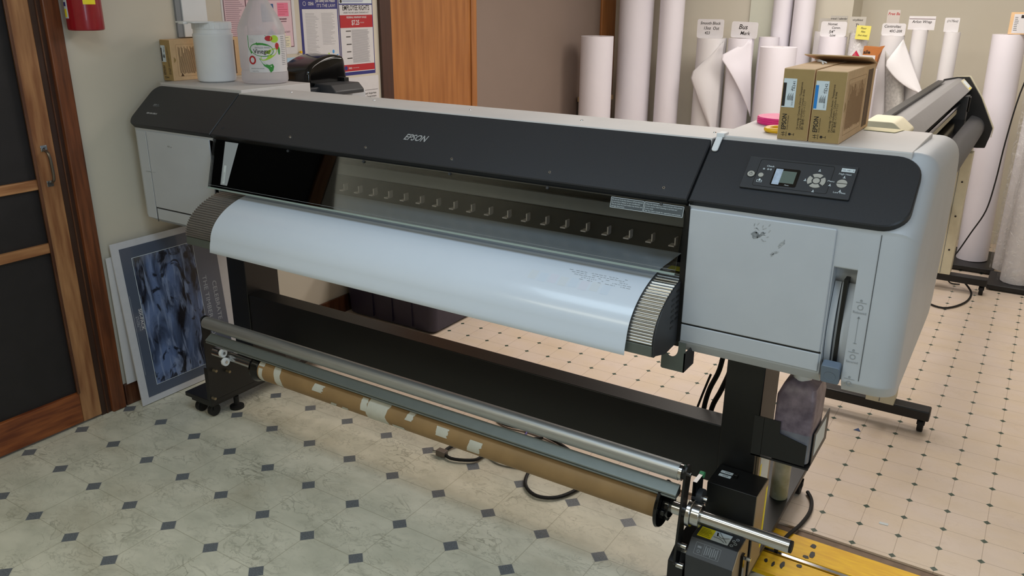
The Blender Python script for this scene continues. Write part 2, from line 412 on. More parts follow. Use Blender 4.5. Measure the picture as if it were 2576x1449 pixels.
    def build(s, name, parent=None, bevel=0, seg=2, sharp=35, loc=None, label=None, solid=0):
        base = Vector(loc) if loc is not None else (parent_origin(parent) if parent else Vector((0, 0, 0)))
        me = bpy.data.meshes.new(name); me.from_pydata([tuple(x-base) for x in s.v], [], s.f)
        for mt in s.mats: me.materials.append(mt)
        for i, p in enumerate(me.polygons): p.material_index = s.m[i]; p.use_smooth = True
        me.update()
        import bmesh
        bm = bmesh.new(); bm.from_mesh(me); bmesh.ops.recalc_face_normals(bm, faces=bm.faces); bm.to_mesh(me); bm.free()
        me.set_sharp_from_angle(angle=math.radians(sharp))
        o = bpy.data.objects.new(name, me); COL.objects.link(o)
        if parent: o.parent = parent
        if loc is not None: o.location = loc
        if bevel:
            b = o.modifiers.new('b', 'BEVEL'); b.width = bevel; b.segments = seg; b.limit_method = 'ANGLE'; b.angle_limit = math.radians(35); b.harden_normals = False
        if solid:
            b = o.modifiers.new('s', 'SOLIDIFY'); b.thickness = solid
        if label: o['label'] = label
        return o
def parent_origin(p):
    v = Vector((0, 0, 0))
    while p is not None: v = v+p.location; p = p.parent
    return v
def thing(name, loc, label, cat, group=None):
    o = bpy.data.objects.new(name, None); COL.objects.link(o); o.location = loc; o.empty_display_size = .05
    o['label'] = label; o['category'] = cat
    if group: o['group'] = group
    return o
def tag(o, label, cat, group=None):
    o['label'] = label; o['category'] = cat
    if group: o['group'] = group
    return o
def struct(o): o['kind'] = 'structure'; return o

# ------------------------------------------------------------------ room
SEAM = 1.215
struct(G().box((-.2, -4.2, -.06), (6.2, SEAM-.045, 0), FLOORF).build('floor'))
struct(G().box((-.2, SEAM, -.06), (6.2, 6.4, .002), FLOORB).build('floor'))
struct(G().box((-.2, SEAM-.045, -.06), (6.2, SEAM, -.006), SUBF).build('trim_1'))
struct(G().box((-.2, -4.2, 2.68), (6.2, 6.4, 2.74), CEILM).build('ceiling'))
WX = -.05
# left wall with two door openings
g = G()
for (y0, y1, z0, z1) in ((-4.2, -.62, 0, 2.68), (-.62, .375, 2.1, 2.68), (.375, 2.40, 0, 2.68), (2.40, 3.27, 2.1, 2.68)):
    g.box((WX-.12, y0, z0), (WX, y1, z1), WALLM)
struct(g.build('wall_left'))
g = G().box((WX-.12, 3.27, 0), (WX, 5.42, 2.68), WALLSH)
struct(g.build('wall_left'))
struct(G().box((WX-.12, 5.42, 0), (1.93, 5.54, 2.68), WALLB).box((1.85, 5.54, 0), (1.93, 5.8, 2.68), WALLB).build('wall_back'))
struct(G().box((1.93, 5.76, 0), (6.2, 5.88, 2.68), WALLB).build('wall_back'))
struct(G().box((5.2, -4.2, 0), (5.32, 5.76, 2.68), WALLM).build('wall_right'))
struct(G().box((WX-.12, -4.2, 0), (5.32, -4.08, 2.68), WALLM).build('wall_front'))
struct(G().box((WX, .47, 0), (WX+.016, 2.33, .105), WOODT).build('baseboard_left', bevel=.004))
struct(G().box((WX, 3.36, 0), (WX+.016, 5.36, .105), WOODT).build('baseboard_left', bevel=.004))
struct(G().box((1.93, 5.744, 0), (5.2, 5.76, .1), WALLB).build('baseboard_back', bevel=.004))
# corner trim where the shade-toned left wall meets the back wall
struct(G().box((WX, 5.16, 0), (WX+.02, 5.42, 2.3), WOODO).build('trim_2', bevel=.003))

# screen door (front left)
d = thing('screen_door', (WX, -.1, 0), 'brown framed door with dark mesh panels and steel pull handle', 'door')
DX0, DX1 = WX-.022, WX+.012
G().box((DX0, .265, .01), (DX1, .350, 2.08), WOODD).build('stile', d, .004)
G().box((DX0, -.60, .01), (DX1, -.515, 2.08), WOODD).build('stile', d, .004)
G().box((DX0, -.515, .01), (DX1, .265, .150), M('reddish_pine_rail', (150, 84, 42), .42, scale=8, col2=(104, 50, 26), stretch=(7, .7, 7), bump=.05)).build('bottom_rail', d, .004)
G().box((DX0, -.515, 1.98), (DX1, .265, 2.08), WOODH).build('top_rail', d, .004)
for z in (.795, 1.058): G().box((DX0+.004, -.515, z-.006), (DX1-.002, .265, z+.034), WOODH).build('muntin', d, .003)
G().box((DX0+.010, -.515, .15), (DX0+.016, .265, 1.98), SCREEN).build('mesh_screen', d)
G().box((DX1-.001, .256, .15), (DX1+.006, .268, 1.98), WOODT).build('bead', d, .002)
g = G().tube([(DX1+.004, .305, 1.206), (DX1+.03, .306, 1.19), (DX1+.034, .308, 1.14), (DX1+.03, .309, 1.09), (DX1+.004, .310, 1.075)], .006, M('dull_steel', (120, 112, 104), .35, metal=.9), 10)
g.build('handle', d)
for z in (1.212, 1.070): G().box((DX1, .293, z-.012), (DX1+.004, .319, z+.012), CHROME).cyl((DX1+.004, .306, z), (DX1+.006, .306, z), .004, DARKG, 10).build('handle_plate', d, .001)
# casing round it
struct(G().box((WX-.08, .353, 0), (WX+.004, .398, 2.1), M('dark_door_jamb', (62, 38, 28), .4, var=.3, scale=10, stretch=(6, 6, .5))).box((WX, .376, 0), (WX+.008, .381, 2.1), WOODT).build('trim_3'))
struct(G().box((WX, .398, 0), (WX+.022, .463, 2.18), M('brown_casing', (124, 70, 40), .4, scale=9, col2=(86, 46, 26), stretch=(6, 6, .5), bump=.05)).build('trim_4', bevel=.004))
# oak door further along the left wall
o = bpy.data.objects.new('door_1', None); COL.objects.link(o); o.location = (WX, 2.84, 0); struct(o)
G().box((WX-.04, 2.43, .01), (WX+.01, 3.24, 2.08), WOODO).build('door_leaf', o, .003)
G().cyl((WX+.01, 3.17, 1.0), (WX+.05, 3.17, 1.0), .012, CHROME).lathe([(.01, -.02), (.026, -.01), (.028, .01), (.01, .02)], (WX+.06, 3.17, 1.0), CHROME, 16).build('door_knob', o)
struct(G().box((WX, 2.335, 0), (WX+.02, 2.43, 2.18), M('dark_brown_casing', (72, 44, 32), .45, var=.2, scale=10, stretch=(6, 6, .5))).build('trim_5', bevel=.003))
struct(G().box((WX, 3.24, 0), (WX+.02, 3.30, 2.18), WOODO).build('trim_6', bevel=.003))

# ceiling lamp fixtures, the entry one added with its fill light (bodies only; the area lights at the top of the script shine below them)
for k, (x, y, sx, sy, ds) in enumerate(((2.2, 2.6, 1.22, .32, 'nearer of the two warm lamps over the back room'), (2.4, 4.1, 1.22, .32, 'warm lamp above the standing rolls'), (2.25, -.30, 1.12, .32, 'cool lamp above the large printer'), (1.6, -1.9, 1.12, .32, 'added fill lamp over the marbled floor nearest the screen door'))):
    f = thing('ceiling_light', (x, y, 2.68), 'white ceiling fixture, '+ds, 'ceiling light', None)
    G().box((x-sx, y-sy, 2.62), (x+sx, y+sy, 2.68), WHITE).build('housing', f, .005)
# window on the right wall of the front area
G_ = G()
for a, b in (((5.18, -1.95, 1.05), (5.2, -.35, 1.12)), ((5.18, -1.95, 2.25), (5.2, -.35, 2.32)), ((5.18, -1.95, 1.12), (5.2, -1.88, 2.25)), ((5.18, -.42, 1.12), (5.2, -.35, 2.25))): G_.box(a, b, WHITE)
struct(G_.build('window_1', bevel=.004))

# yellow threshold boards
for k, (y0, y1, x0, lab) in enumerate(((1.030, 1.165, 2.66, 'upper yellow painted threshold board beside the beige floor edge'), (.895, 1.012, 2.66, 'lower yellow painted threshold board nearest the camera'))):
    t = thing('threshold_board', (3.5, (y0+y1)/2, 0), lab, 'floor board')
    G().ext(Fr((x0, 0, 0), (0, 1, 0), (0, 0, 1)), [(y0, 0), (y1, 0), (y1-.006, .010), (y0+.006, .010)], 0, 2.9, YELF).build('board', t)
    rnd = random.Random(k+3)
    for (x, y, sx_, sy_) in (((2.885, 1.125, .010, .012), (2.893, 1.075, .008, .020), (2.878, 1.052, .010, .008)) if k == 0 else ((2.872, .992, .009, .010), (2.770, .96, .006, .010), (2.795, .955, .005, .014), (2.822, .965, .007, .020))):
        n = 12; rad = [1+.35*(rnd.random()-.5) for _ in range(n)]
        G().ext(FT(.0104), [(x+sx_*rad[a]*math.cos(a*2*math.pi/n), y+sy_*rad[a]*math.sin(a*2*math.pi/n)) for a in range(n)], 0, .0008, LIPM).build('black_drip', t)
G().box((2.66, 1.014, 0), (5.2, 1.028, .012), CHROME).build('metal_strip'); tag(bpy.data.objects['metal_strip'], 'thin metal strip between the two yellow threshold boards', 'strip')

# ------------------------------------------------------------------ the large printer
P = thing('wide_format_printer', (1.545, .93, 0), 'huge grey and black wide format printer on black stand, spanning the picture', 'printer')
Yf, ZL, ZB = .655, 1.257, .833
OBv, OTv = Vector((0, .640, 1.276)), Vector((0, .805, 1.42))
SL = Fr(OBv, (1, 0, 0), OTv-OBv); SLEN = (OTv-OBv).length
SL2 = Fr(SL.p(0, 0, -.022), (1, 0, 0), OTv-OBv)
def yz(fr, v, h=0): q = fr.p(0, v, h); return (q.y, q.z)
# housings
profA = roundpoly([(Yf, .872), (Yf, ZL-.004), yz(SL, .0, -.021), yz(SL, SLEN+.01, -.016), (1.19, 1.412), (1.19, .86), (.72, ZB)], [.006, .004, .0, .0, .02, .04, .02])
G().xloft(profA, .018, .552, .045, 0, BODY).build('left_housing', P, sharp=50)
profR = roundpoly([(Yf, .858), (Yf, ZL-.004), yz(SL, .0, -.021), yz(SL, SLEN+.01, -.016), (1.19, 1.412), (1.19, .84), (.685, ZB-.010)], [.004, .004, 0, 0, .02, .04, .006])
G().xloft(profR, 2.514, 2.905, 0, 0, BODY).build('right_housing', P, sharp=50)
# right outer cover: wraps over the end, with the lever slot cut in its front face
profS = roundpoly([(Yf, .852), (Yf, ZL-.004), yz(SL, 0, -.021), yz(SL, SLEN-.006, -.008), (.822, 1.4295), (1.38, 1.41), (1.42, 1.2), (1.34, .86), (.680, ZB-.018)], [.004, .004, .0, .02, .02, .1, .2, .06, .01])
_ym = max(p[0] for p in profS); _yn = min(p[0] for p in profS); _zn = min(p[1] for p in profS); _zm = max(p[1] for p in profS)
def _sec(x, i): return [(x, _ym-(_ym-y)*(1-i/(_ym-_yn)), _zn+(z-_zn)*(1-i/(_zm-_zn))) for y, z in profS]
RR = .055
G().loft([_sec(2.962, 0)]+[_sec(3.088-RR+RR*math.sin(math.pi/2*k/10), RR*(1-math.cos(math.pi/2*k/10))) for k in range(11)], BODY).build('side_cover', P, sharp=45)
slotback = [(.705, ZB), (.705, 1.10), (.70, 1.152), (1.19, 1.152), (1.19, .84)]
G().xloft(slotback, 2.905, 2.962, 0, 0, BODY).build('lever_recess', P, sharp=50)
G().xloft(roundpoly([(Yf, 1.152), (Yf, ZL-.004), yz(SL, 0, -.021), yz(SL, SLEN+.01, -.016), (1.19, 1.412), (1.19, 1.152)], [.006, .004, 0, 0, .02, 0]), 2.905, 2.962, 0, 0, BODY).build('front_cover', P, sharp=50)
# curved guides inside the slot and the lever
for x0, x1, b in ((2.9065, 2.922, .025), (2.924, 2.931, .012), (2.941, 2.961, .022)):
    pts = [(.70, .845)]+[(.70-b*math.sin(math.pi*k/10)*1.1-.004, .845+.26*k/10) for k in range(11)]+[(.70, 1.105)]
    G().ext(Fr((x0, 0, 0), (0, 1, 0), (0, 0, 1)), pts, 0, x1-x0, BODY).build('slot_guide', P)
lv = G().box((2.931, .672, .85), (2.941, .706, 1.12), LIPM).build('slot_gap', P)
lev = G().ext(Fr((2.912, .676, .848), (1, 0, 0), (0, -.35, .94)), rrect(0, 0, .046, .058, .006), 0, .026, BLUEG).cyl((2.935, .70, .90), (2.937, .72, .99), .004, BLUEG, 8).build('media_lever', P, .002, label='blue grey lever handle at the foot of the slot')
c = Fr((2.912, .676, .848), (1, 0, 0), (0, -.35, .94)).p(.023, .026, .026)
G().add(*(lambda fr, n=16: ([fr.p(.023+.015*math.cos(a*2*math.pi/n), .026+.015*math.sin(a*2*math.pi/n), .0265) for a in range(n)]+[fr.p(.023, .026, .021)], [(i, (i+1) % n, n) for i in range(n)]))(Fr((2.912, .676, .848), (1, 0, 0), (0, -.35, .94))), BLUEG).build('dimple', lev)
# embossed symbols beside the lever
EMB = M('faint_embossed_grey', (150, 154, 158), .5)
g = G(); fr = FF(Yf)
def ringpts(cx, cy, r, n=14): return [(cx+r*math.cos(a*2*math.pi/n), cy+r*math.sin(a*2*math.pi/n)) for a in range(n)]
for z in (1.072, .937, .862):
    g.ring(fr, ringpts(2.981, z-.012, .007), ringpts(2.981, z-.012, .0055), -.001, .001, EMB)
    g.rect(fr, 2.969, z, 2.994, z+.0012, EMB, -.001, .001); g.ring(fr, ringpts(2.981, z+.006, .003), ringpts(2.981, z+.006, .0015), -.001, .001, EMB)
g.text(fr, 'Released', 2.981, 1.043, .009, EMB, .0012, 'C'); g.text(fr, 'Secured', 2.981, .908, .009, EMB, .0012, 'C'); g.text(fr, 'Held Secured', 2.981, .836+.006, .008, EMB, .0012, 'C', sx=.7)
g.rect(fr, 2.9805, .962, 2.9813, 1.034, EMB, -.001, .001)
g.ext(fr, [(2.977, 1.030), (2.985, 1.030), (2.981, 1.036)], 0, .001, EMB).rect(fr, 2.977, .962, 2.985, .9632, EMB, 0, .001)
g.build('embossed_symbols', P)
# doors / panels of the fronts
G().ext(FF(Yf), rrect(.128, .926, .530, ZL-.006, .004), 0, .004, BODY).rect(FF(Yf), .122, .86, .127, ZL-.01, DARKG, -.001, .0006).build('cover_door', P, .0025, label='left front cover door')
G().ext(FF(Yf), rrect(.024+.035, .872, .122, ZL-.008, .003), 0, .0025, BODY).build('front_cover', P, .0015)
G().ext(FF(Yf), rrect(.130, .872, .530, .919, .003), 0, .003, BODY).build('lower_cover', P, .0015)
G().ext(FF(Yf), rrect(2.520, .919, 2.901, ZL-.006, .004), 0, .006, BODY).build('cover_door', P, .003, label='right front cover door with ink smudges')
G().ext(FF(Yf), rrect(2.520, .864, 2.901, .914, .003), 0, .005, BODY).build('lower_cover', P, .002)
G().rect(FF(Yf), 3.003, .862, 3.0042, ZL-.006, DARKG, -.001, .0015).build('seam', P)
G().rect(FF(Yf), 2.518, .9142, 2.903, .9188, LIPM, 0, .001).build('seam', P)
G().rect(FF(Yf), .128, .9195, .530, .9255, DARKG, 0, .001).build('seam', P)
# smudges on the right door
g = G(); rnd = random.Random(5); fr = FF(Yf-.0062)
def blob(g, fr, cx, cy, rx, ry, mt, rot=0, n=12, jit=.3, h=.0003):
    pts = []
    for a in range(n):
        t = a*2*math.pi/n; k = 1+jit*(rnd.random()-.5)*2; x, y = rx*k*math.cos(t), ry*k*math.sin(t)
        pts.append((cx+x*math.cos(rot)-y*math.sin(rot), cy+x*math.sin(rot)+y*math.cos(rot)))
    g.ext(fr, pts, 0, h, mt)
SM1 = M('dark_ink_smudge', (84, 88, 92), .6, scale=120, col2=(150, 154, 158)); SM2 = M('light_ink_smudge', (140, 144, 148), .6, scale=160, col2=(186, 188, 190))
blob(g, fr, 2.702, 1.205, .010, .008, SM1, .3); blob(g, fr, 2.719, 1.210, .012, .005, SM1, .5, jit=.6)
for q in range(12): blob(g, fr, 2.69+rnd.random()*.05, 1.19+rnd.random()*.05, .003+.003*rnd.random(), .0012, SM2, rnd.random()*3)
blob(g, fr, 2.772, 1.192, .014, .005, SM2, .9); blob(g, fr, 2.757, 1.166, .011, .003, SM2, .5); blob(g, fr, 2.751, 1.158, .006, .002, SM2, .9)
g.build('ink_smudge', P)
g = G(); fr = FF(Yf-.0041); blob(g, fr, .27, 1.20, .008, .004, SM2); blob(g, fr, .285, 1.198, .003, .002, SM1); g.rect(fr, .09, 1.078, .155, 1.0795, SM2, -.001, .0004); g.build('ink_smudge', P)
# chip at the lower right corner
g = G(); blob(g, Fr((3.030, .668, .842), (1, 0, 0), (0, .45, -1)), 0, 0, .004, .007, LIPM, .5, h=-.004); g.build('chip', P)

# slanted black panels
def panel(u0, u1, rl, rr_, name='slanted_panel', lab=None, v0=0.0):
    poly = rrect(u0, v0, u1, SLEN, rl or rr_ or .001, 8, (1 if rr_ else 0, 1 if rr_ else 0, 1 if rl else 0, 1 if rl else 0))
    g = G(); n = len(poly); ins = .004
    iL = .003; iR = .003; iB = .003; iT = .002
    top = [(u0+iL+(a-u0)*(u1-u0-iL-iR)/(u1-u0), v0+iB+(b-v0)*(SLEN-v0-iB-iT)/(SLEN-v0)) for a, b in poly]
    vs = [SL.p(a, b, -.026) for a, b in poly]+[SL.p(a, b, -.003) for a, b in poly]+[SL.p(a, b, 0) for a, b in top]
    g.add(vs, [(i, (i+1) % n, n+(i+1) % n, n+i) for i in range(n)], LIPM)
    g.add(vs, [(n+i, n+(i+1) % n, 2*n+(i+1) % n, 2*n+i) for i in range(n)]+[tuple(range(2*n, 3*n))], BLACKP)
    return g.build(name, P, sharp=28, label=lab)
panel(.016, .5515, .045, 0, lab='left black slanted panel')
midp = panel(.5555, 2.511, 0, 0, lab='long middle black slanted panel')
rightp = panel(2.5165, 3.056, 0, .062, lab='right black slanted panel holding the controls')
G().text(SL, 'EPSON', 1.4775, .087, .0355, SILV, .0012, bold=.022, shear=.28, wide=.097).build('lettering', midp)
g = G(); rnd = random.Random(9)
for k in range(14): g.rect(SL, .094+k*.005, .062+rnd.random()*.002, .098+k*.005, .069+rnd.random()*.002, SILV if k % 4 else GREYTXT, 0, .0006)
for k in range(10): g.rect(SL, .10+rnd.random()*.035, .104+rnd.random()*.012, .11+rnd.random()*.035, .106+rnd.random()*.012, GREYTXT, 0, .0006)
g.build('worn_badge', bpy.data.objects['slanted_panel'])
for u in (.599, .974, 1.342, 1.710, 2.073, 2.436):
    v = .039-.006*(u-.6)
    b = SL.p(u, v, 0)
    G().cyl(b, SL.p(u, v, .003), .0052, CHROME if u > .7 else DARKG, 14, .0042).cyl(SL.p(u, v, .003), SL.p(u, v, .0032), .0022, LIPM, 6).build('screw', midp)
# tops
G().box((.5535, .800, 1.385), (2.5135, 1.011, 1.4195), DECKM).box((.5535, 1.0, 1.2), (2.5135, 1.011, 1.39), DECKM).build('top_cover', P, .003, label='long white top cover of the middle section')
for i, (x, y) in enumerate(((.699, .944), (1.154, .93), (1.607, .915), (2.048, .903), (2.483, .905))):
    G().cyl((x, y, 1.419), (x, y, 1.4215), .005, CHROME, 12, .004).build('screw', P)
deckL = [(.05, .808), (.5535, .808), (.5535, 1.19), (.05, 1.19)]
G().ext(FT(0), roundpoly([(.012, .812), (.556, .812), (.556, 1.192), (.012, 1.192)], [.04, .002, .01, .04]), 1.375, 1.430, DECKM).build('left_top_cover', P, .004)
G().ext(FT(0), roundpoly([(2.524, .806), (3.024, .806), (3.024, 1.192), (2.524, 1.192)], [.004, .004, .01, .01]), 1.404, 1.430, DECKM).build('right_top_cover', P, .004)
G().box((.03, 1.19, .95), (3.0, 1.33, 1.26), BODY).box((.03, 1.24, .95), (.50, 1.60, 1.362), BODY).box((.556, 1.0, .95), (2.514, 1.19, 1.30), BODY).build('rear_housing', P, .004)
# latch tab
G().ext(Fr(SL.p(2.53, .170, .001), (1, 0, 0), SL.v), rrect(-.006, 0, .012, .062, .008), 0, .006, WHITE).box((2.524, .800, 1.424), (2.546, .84, 1.436), WHITE).build('latch_tab', P, .002)

# control panel
cp = G().ext(SL, rrect(2.637, .060, 2.912, .165, .004), 0, .007, DARKG).build('control_panel', P, .0015)
CP = Fr(SL.p(0, 0, .0071), (1, 0, 0), SL.v)
G().ring(CP, rrect(2.668, .069, 2.857, .158, .006), rrect(2.6692, .0702, 2.8558, .1568, .005), 0, .0004, LIPM).build('outline', cp)
G().ext(CP, ringpts(2.656, .105, .0115, 20), 0, .001, LIPM).ext(CP, ringpts(2.656, .105, .0095, 20), .001, .002, BTN).ring(CP, ringpts(2.656, .105, .0045, 16), ringpts(2.656, .105, .0035, 16), .002, .0022, DARKG).rect(CP, 2.6555, .105, 2.6565, .111, DARKG, .002, .0023).build('power_button', cp)
G().ext(CP, ringpts(2.682, .105, .0068, 18), 0, .0016, BTN).build('button', cp)
g = G().text(CP, 'Check', 2.699, .1345, .0075, LABW, .0005, 'C', bold=.01)
for u in (2.684, 2.695, 2.702): g.ring(CP, ringpts(u, .1265, .0026, 8), ringpts(u, .1265, .0014, 8), 0, .0005, LABW)
g.ring(CP, rrect(2.676, .082, 2.690, .089, .001), rrect(2.677, .083, 2.689, .088, .001), 0, .0005, LABW).rect(CP, 2.681, .086, 2.685, .093, LABW, .0001, .0006)
g.text(CP, 'High Heat', 2.886, .1345, .0075, LABW, .0005, 'C').text(CP, 'Low Heat', 2.886, .0755, .0075, LABW, .0005, 'C').text(CP, 'Menu', 2.858, .108, .0075, LABW, .0005, 'C')
for (u, v) in ((2.886, .127), (2.886, .083), (2.858, .098), (2.823, .140), (2.823, .073), (2.7955, .105)):
    g.rect(CP, u-.001, v-.003, u+.001, v+.004, LABW, 0, .0005); g.rect(CP, u-.003, v-.003, u+.003, v-.001, LABW, 0, .0005)
g.build('lettering', cp)
sc = G().ext(CP, rrect(2.712, .077, 2.778, .134, .005), 0, .0008, BLKG).build('screen', cp)
G().rect(CP, 2.734, .087, 2.770, .126, LCDM, .0009, .0011).rect(CP, 2.716, .080, 2.734, .131, M('pale_streaked_strip', (190, 205, 225), .1, var=.25, scale=90, stretch=(1, .2, 1)), .0009, .0012).text(CP, 'Menu', 2.755, .0795, .005, LABW, .0011, 'C').build('display', sc)  # includes a pale blue streaked strip left of the display
bt = G()
for q in range(4):
    a0 = math.radians(90*q+45+9); a1 = math.radians(90*q+135-9); n = 6
    pts = [(2.823+.0225*math.cos(a0+(a1-a0)*k/n), .106+.0225*math.sin(a0+(a1-a0)*k/n)) for k in range(n+1)]+[(2.823+.0115*math.cos(a1-(a1-a0)*k/n), .106+.0115*math.sin(a1-(a1-a0)*k/n)) for k in range(n+1)]
    G().ext(CP, pts, 0, .0018, BTN).build('button', cp)
G().ext(CP, ringpts(2.823, .106, .0085, 18), 0, .0018, BTN).build('button', cp)
for sgn in (1, -1):
    n = 10; pts = [(2.885+.0125*math.cos(math.pi*k/n), .106+sgn*(.0012+.0115*math.sin(math.pi*k/n))) for k in range(n+1)]
    G().ext(CP, pts, 0, .0018, BTN).build('button', cp)
G().rect(CP, 2.874, .1445, 2.906, .1555, LABW, 0, .0005).text(CP, '192.168.1.8', 2.890, .1475, .0065, DARKG, .0007, 'C').build('label', cp)

# clear front cover, jamb frames, cover labels
CB = Vector((0, .600, 1.072)); CT = Vector((0, .652, 1.258)); CV = Fr(CB, (1, 0, 0), CT-CB); CL = (CT-CB).length
cov = G().ext(CV, [(.556, 0), (2.508, 0), (2.508, CL), (.556, CL)], -.003, 0, COVERG).build('clear_front_cover', P)
G().rect(CV, .556, 0, 2.508, .006, M('acrylic_edge', (150, 165, 160), .2), -.0035, .0004).rect(CV, .556, .0135, 2.508, .0148, GREYTXT, 0, .0003).build('cover_edge', cov)
G().ext(CV, [(.630, .022), (.668, .022), (.705, CL-.004), (.630, CL-.004)], .0001, .0006, M('grey_backing_strip', (170, 176, 182), .4)).build('grey_bracket', cov)
G().rect(CV, .640, .028, .652, .098, LABW, .0006, .0010).text(CV, 'CAUTION', .648, .036, .008, GREYTXT, .0012, rot=90).build('label', cov)
for (a, b, ll) in ((2.284, 2.386, ('Do not use in an area where it will be exposed', 'to air from a heater or air conditioner.', 'The ink inside the head nozzles may harden and', 'damage the printer.')), (2.388, 2.503, ('Clean the cleaning wiper once a month. If the printer', 'is not used a head cleaning is carried out', 'every week.', "See the User's Guide for operation instructions."))):
    g = G().rect(CV, a, .158, b, .188, M('label_grey_film', (70, 78, 84), .4), .0001, .0003)
    for (p0, q0, p1, q1) in ((a, .158, b, .159), (a, .187, b, .188), (a, .158, a+.001, .188), (b-.001, .158, b, .188)): g.rect(CV, p0, q0, p1, q1, LABW, .0003, .0005)
    for i, t in enumerate(ll): g.text(CV, t, a+.004, .1805-.0062*i, .0048, LABW, .0006, wide=min(.0022*len(t), b-a-.008))
    g.build('label', cov)
for u in (.974, 1.342, 1.710, 2.073, 2.436):
    G().cyl(CV.p(u, CL-.006, 0), CV.p(u, CL-.006, .003), .0052, DARKG, 14, .0042).build('screw', cov)
G().ext(FX(.531), [(Yf, ZB+.03), (Yf, ZL), (.72, ZL), (.72, ZB+.03)], 0, .020, LIPM).build('jamb', P)
G().box((2.505, .648, .86), (2.519, .74, ZL), LIPM).build('jamb', P)
# interior
g = G().box((.552, .95, 1.0), (2.513, .98, 1.39), BLKM).box((.552, .81, 1.372), (2.513, .98, 1.385), BLKM).box((.552, .66, .84), (2.513, .95, 1.03), BLKM)
g.build('inner_frame', P)
RAILM = M('carriage_rail_metal', (158, 152, 144), .35, metal=.6, var=.1, scale=20, stretch=(.3, 4, 4))
G().box((.56, .852, 1.202), (2.505, .90, 1.262), RAILM).build('carriage_rail', P, .003)
G().box((.56, .842, 1.140), (2.505, .90, 1.186), M('bright_rail_metal', (150, 150, 150), .35, metal=.3, var=.05)).build('carriage_rail', P, .003)
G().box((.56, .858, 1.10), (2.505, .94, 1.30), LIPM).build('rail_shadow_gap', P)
G().box((.56, .84, 1.062), (2.505, .86, 1.138), LIPM).build('roller_bar', P)
CLIPM = M('bare_metal_clip', (240, 226, 218), .4, metal=.1)
rollclip = []
for k in range(22):
    x = 2.414-.0745*k
    cm = G().box((x-.012, .812, 1.085), (x+.006, .842, 1.089), CLIPM).box((x+.004, .818, 1.089), (x+.008, .842, 1.112), CLIPM)
    cm.build('pressure_clip', P)
# slots and yellow marks at the platen ends
for (x0, x1) in ((.60, .64), (.665, .705), (2.458, 2.50)): G().box((x0, .672, 1.0615), (x1, .705, 1.0635), M('yellow_warning', (150, 140, 40), .5)).build('yellow_mark', P)
# ribbed apron (its curve in Y,Z)
def apron(t, off=0):         # t 0 rear top .. 1 front bottom
    q = math.pi/2*t; y = .735-(.735-.478)*math.sin(q)**1.0; z = 1.052-(1.052-.905)*(1-math.cos(q))
    ny, nz = -math.sin(q), math.cos(q)
    return (y+ny*off, z+nz*off)
prof = []
N = 300
for k in range(N+1):
    t = k/N; rib = .0042*abs(math.sin(math.pi*t*28))
    prof.append(apron(t, -.001+rib))
prof = [(.78, 1.052)]+prof+[(.484, .898), (.50, .90), (.60, .94), (.78, .99)]
G().ext(Fr((.555, 0, 0), (0, 1, 0), (0, 0, 1)), prof, 0, 2.506-.555, RIBM).build('ribbed_apron', P, sharp=60)
G().box((.555, .4765, .872), (2.506, .487, .903), GREENG).build('apron_lip', P, .002)
sidep = [(.485, .872)]+[apron(t/10, -.003) for t in range(10, -1, -1)]+[(.735, .96), (.735, .858), (.57, .848)]
G().ext(Fr((2.5062, 0, 0), (0, 1, 0), (0, 0, 1)), sidep, 0, .004, DARKG).build('apron_side_plate', P, .001)
fr = FX(2.5103); g = G()
for c_ in range(2):
    for r_ in range(6): g.rect(fr, .592+c_*.03, .915+r_*.0165+c_*.018, .612+c_*.03, .921+r_*.0165+c_*.018, LIPM, 0, .0006)
g.build('vent_slots', P)
G().ext(Fr((.5512, 0, 0), (0, 1, 0), (0, 0, 1)), sidep, 0, .004, LIPM).build('apron_side_plate', P, .001)
G().box((.556, .50, .862), (2.505, .655, .872), GREENG).build('apron_underside', P)
# bracket with the round notch
n = 12
notch = [(2.508+.020*math.cos(math.pi+math.pi*k/n), .848+.001-.028*math.sin(math.pi*k/n)) for k in range(n+1)]
G().ext(FF(.622), [(2.479, .870), (2.479, .783), (2.483, .780), (2.549, .780), (2.549, .870), (2.528, .870)]+[(2.528, .848)]+notch[::-1][1:]+[(2.488, .870)], -.004, 0, GREENG).box((2.546, .622, .780), (2.549, .70, .84), DARKG).build('notched_bracket', P)

# stand
st_ = G().box((.300, .845, .10), (.418, 1.03, .85), BLKM).build('stand_leg', P, .003)
G().box((2.606, .845, .10), (2.722, 1.03, .835), BLKM).build('stand_leg', P, .003)
G().box((.416, .850, .312), (2.608, .935, .520), BLKM).build('cross_beam', P, .003)
for x0, x1 in ((.245, .425), (2.598, 2.768)):
    G().box((x0, .585, .082), (x1, 1.485, .102), BLKM).box((x0+.02, .60, .060), (x1-.02, 1.47, .083), BLKM).build('base_plate', P, .002)
def caster(x, y, z, parent, r=.028, mt=RUBBER):
    G().cyl((x-.012, y, r+.001), (x+.012, y, r+.001), r, mt, 20).build('caster', parent, .003)
    G().box((x-.016, y-.012, r+.004), (x-.0125, y+.012, z), mt).box((x+.0125, y-.012, r+.004), (x+.016, y+.012, z), mt).box((x-.016, y-.014, 2*r+.002), (x+.016, y+.014, z), mt).build('caster_fork', parent)
for x in (.375, .29, 2.62, 2.75):
    for y in (.63, 1.44): caster(x, y, .062, P)
G().lathe([(.032, 0), (.032, .012), (.012, .016), (.012, .06)], (.40, .735, 0), RUBBER, 20).build('levelling_foot', P)
# labels on the right leg's black side, tan for the warm light on it
G().box((2.722, .87, .12), (2.730, 1.02, .50), WARMM).rect(FX(2.730), .888, .20, 1.00, .47, LABW, 0, .0008).rect(FX(2.730), .888, .20, .905, .40, LABY, .0008, .0012).build('side_label_plate', P)
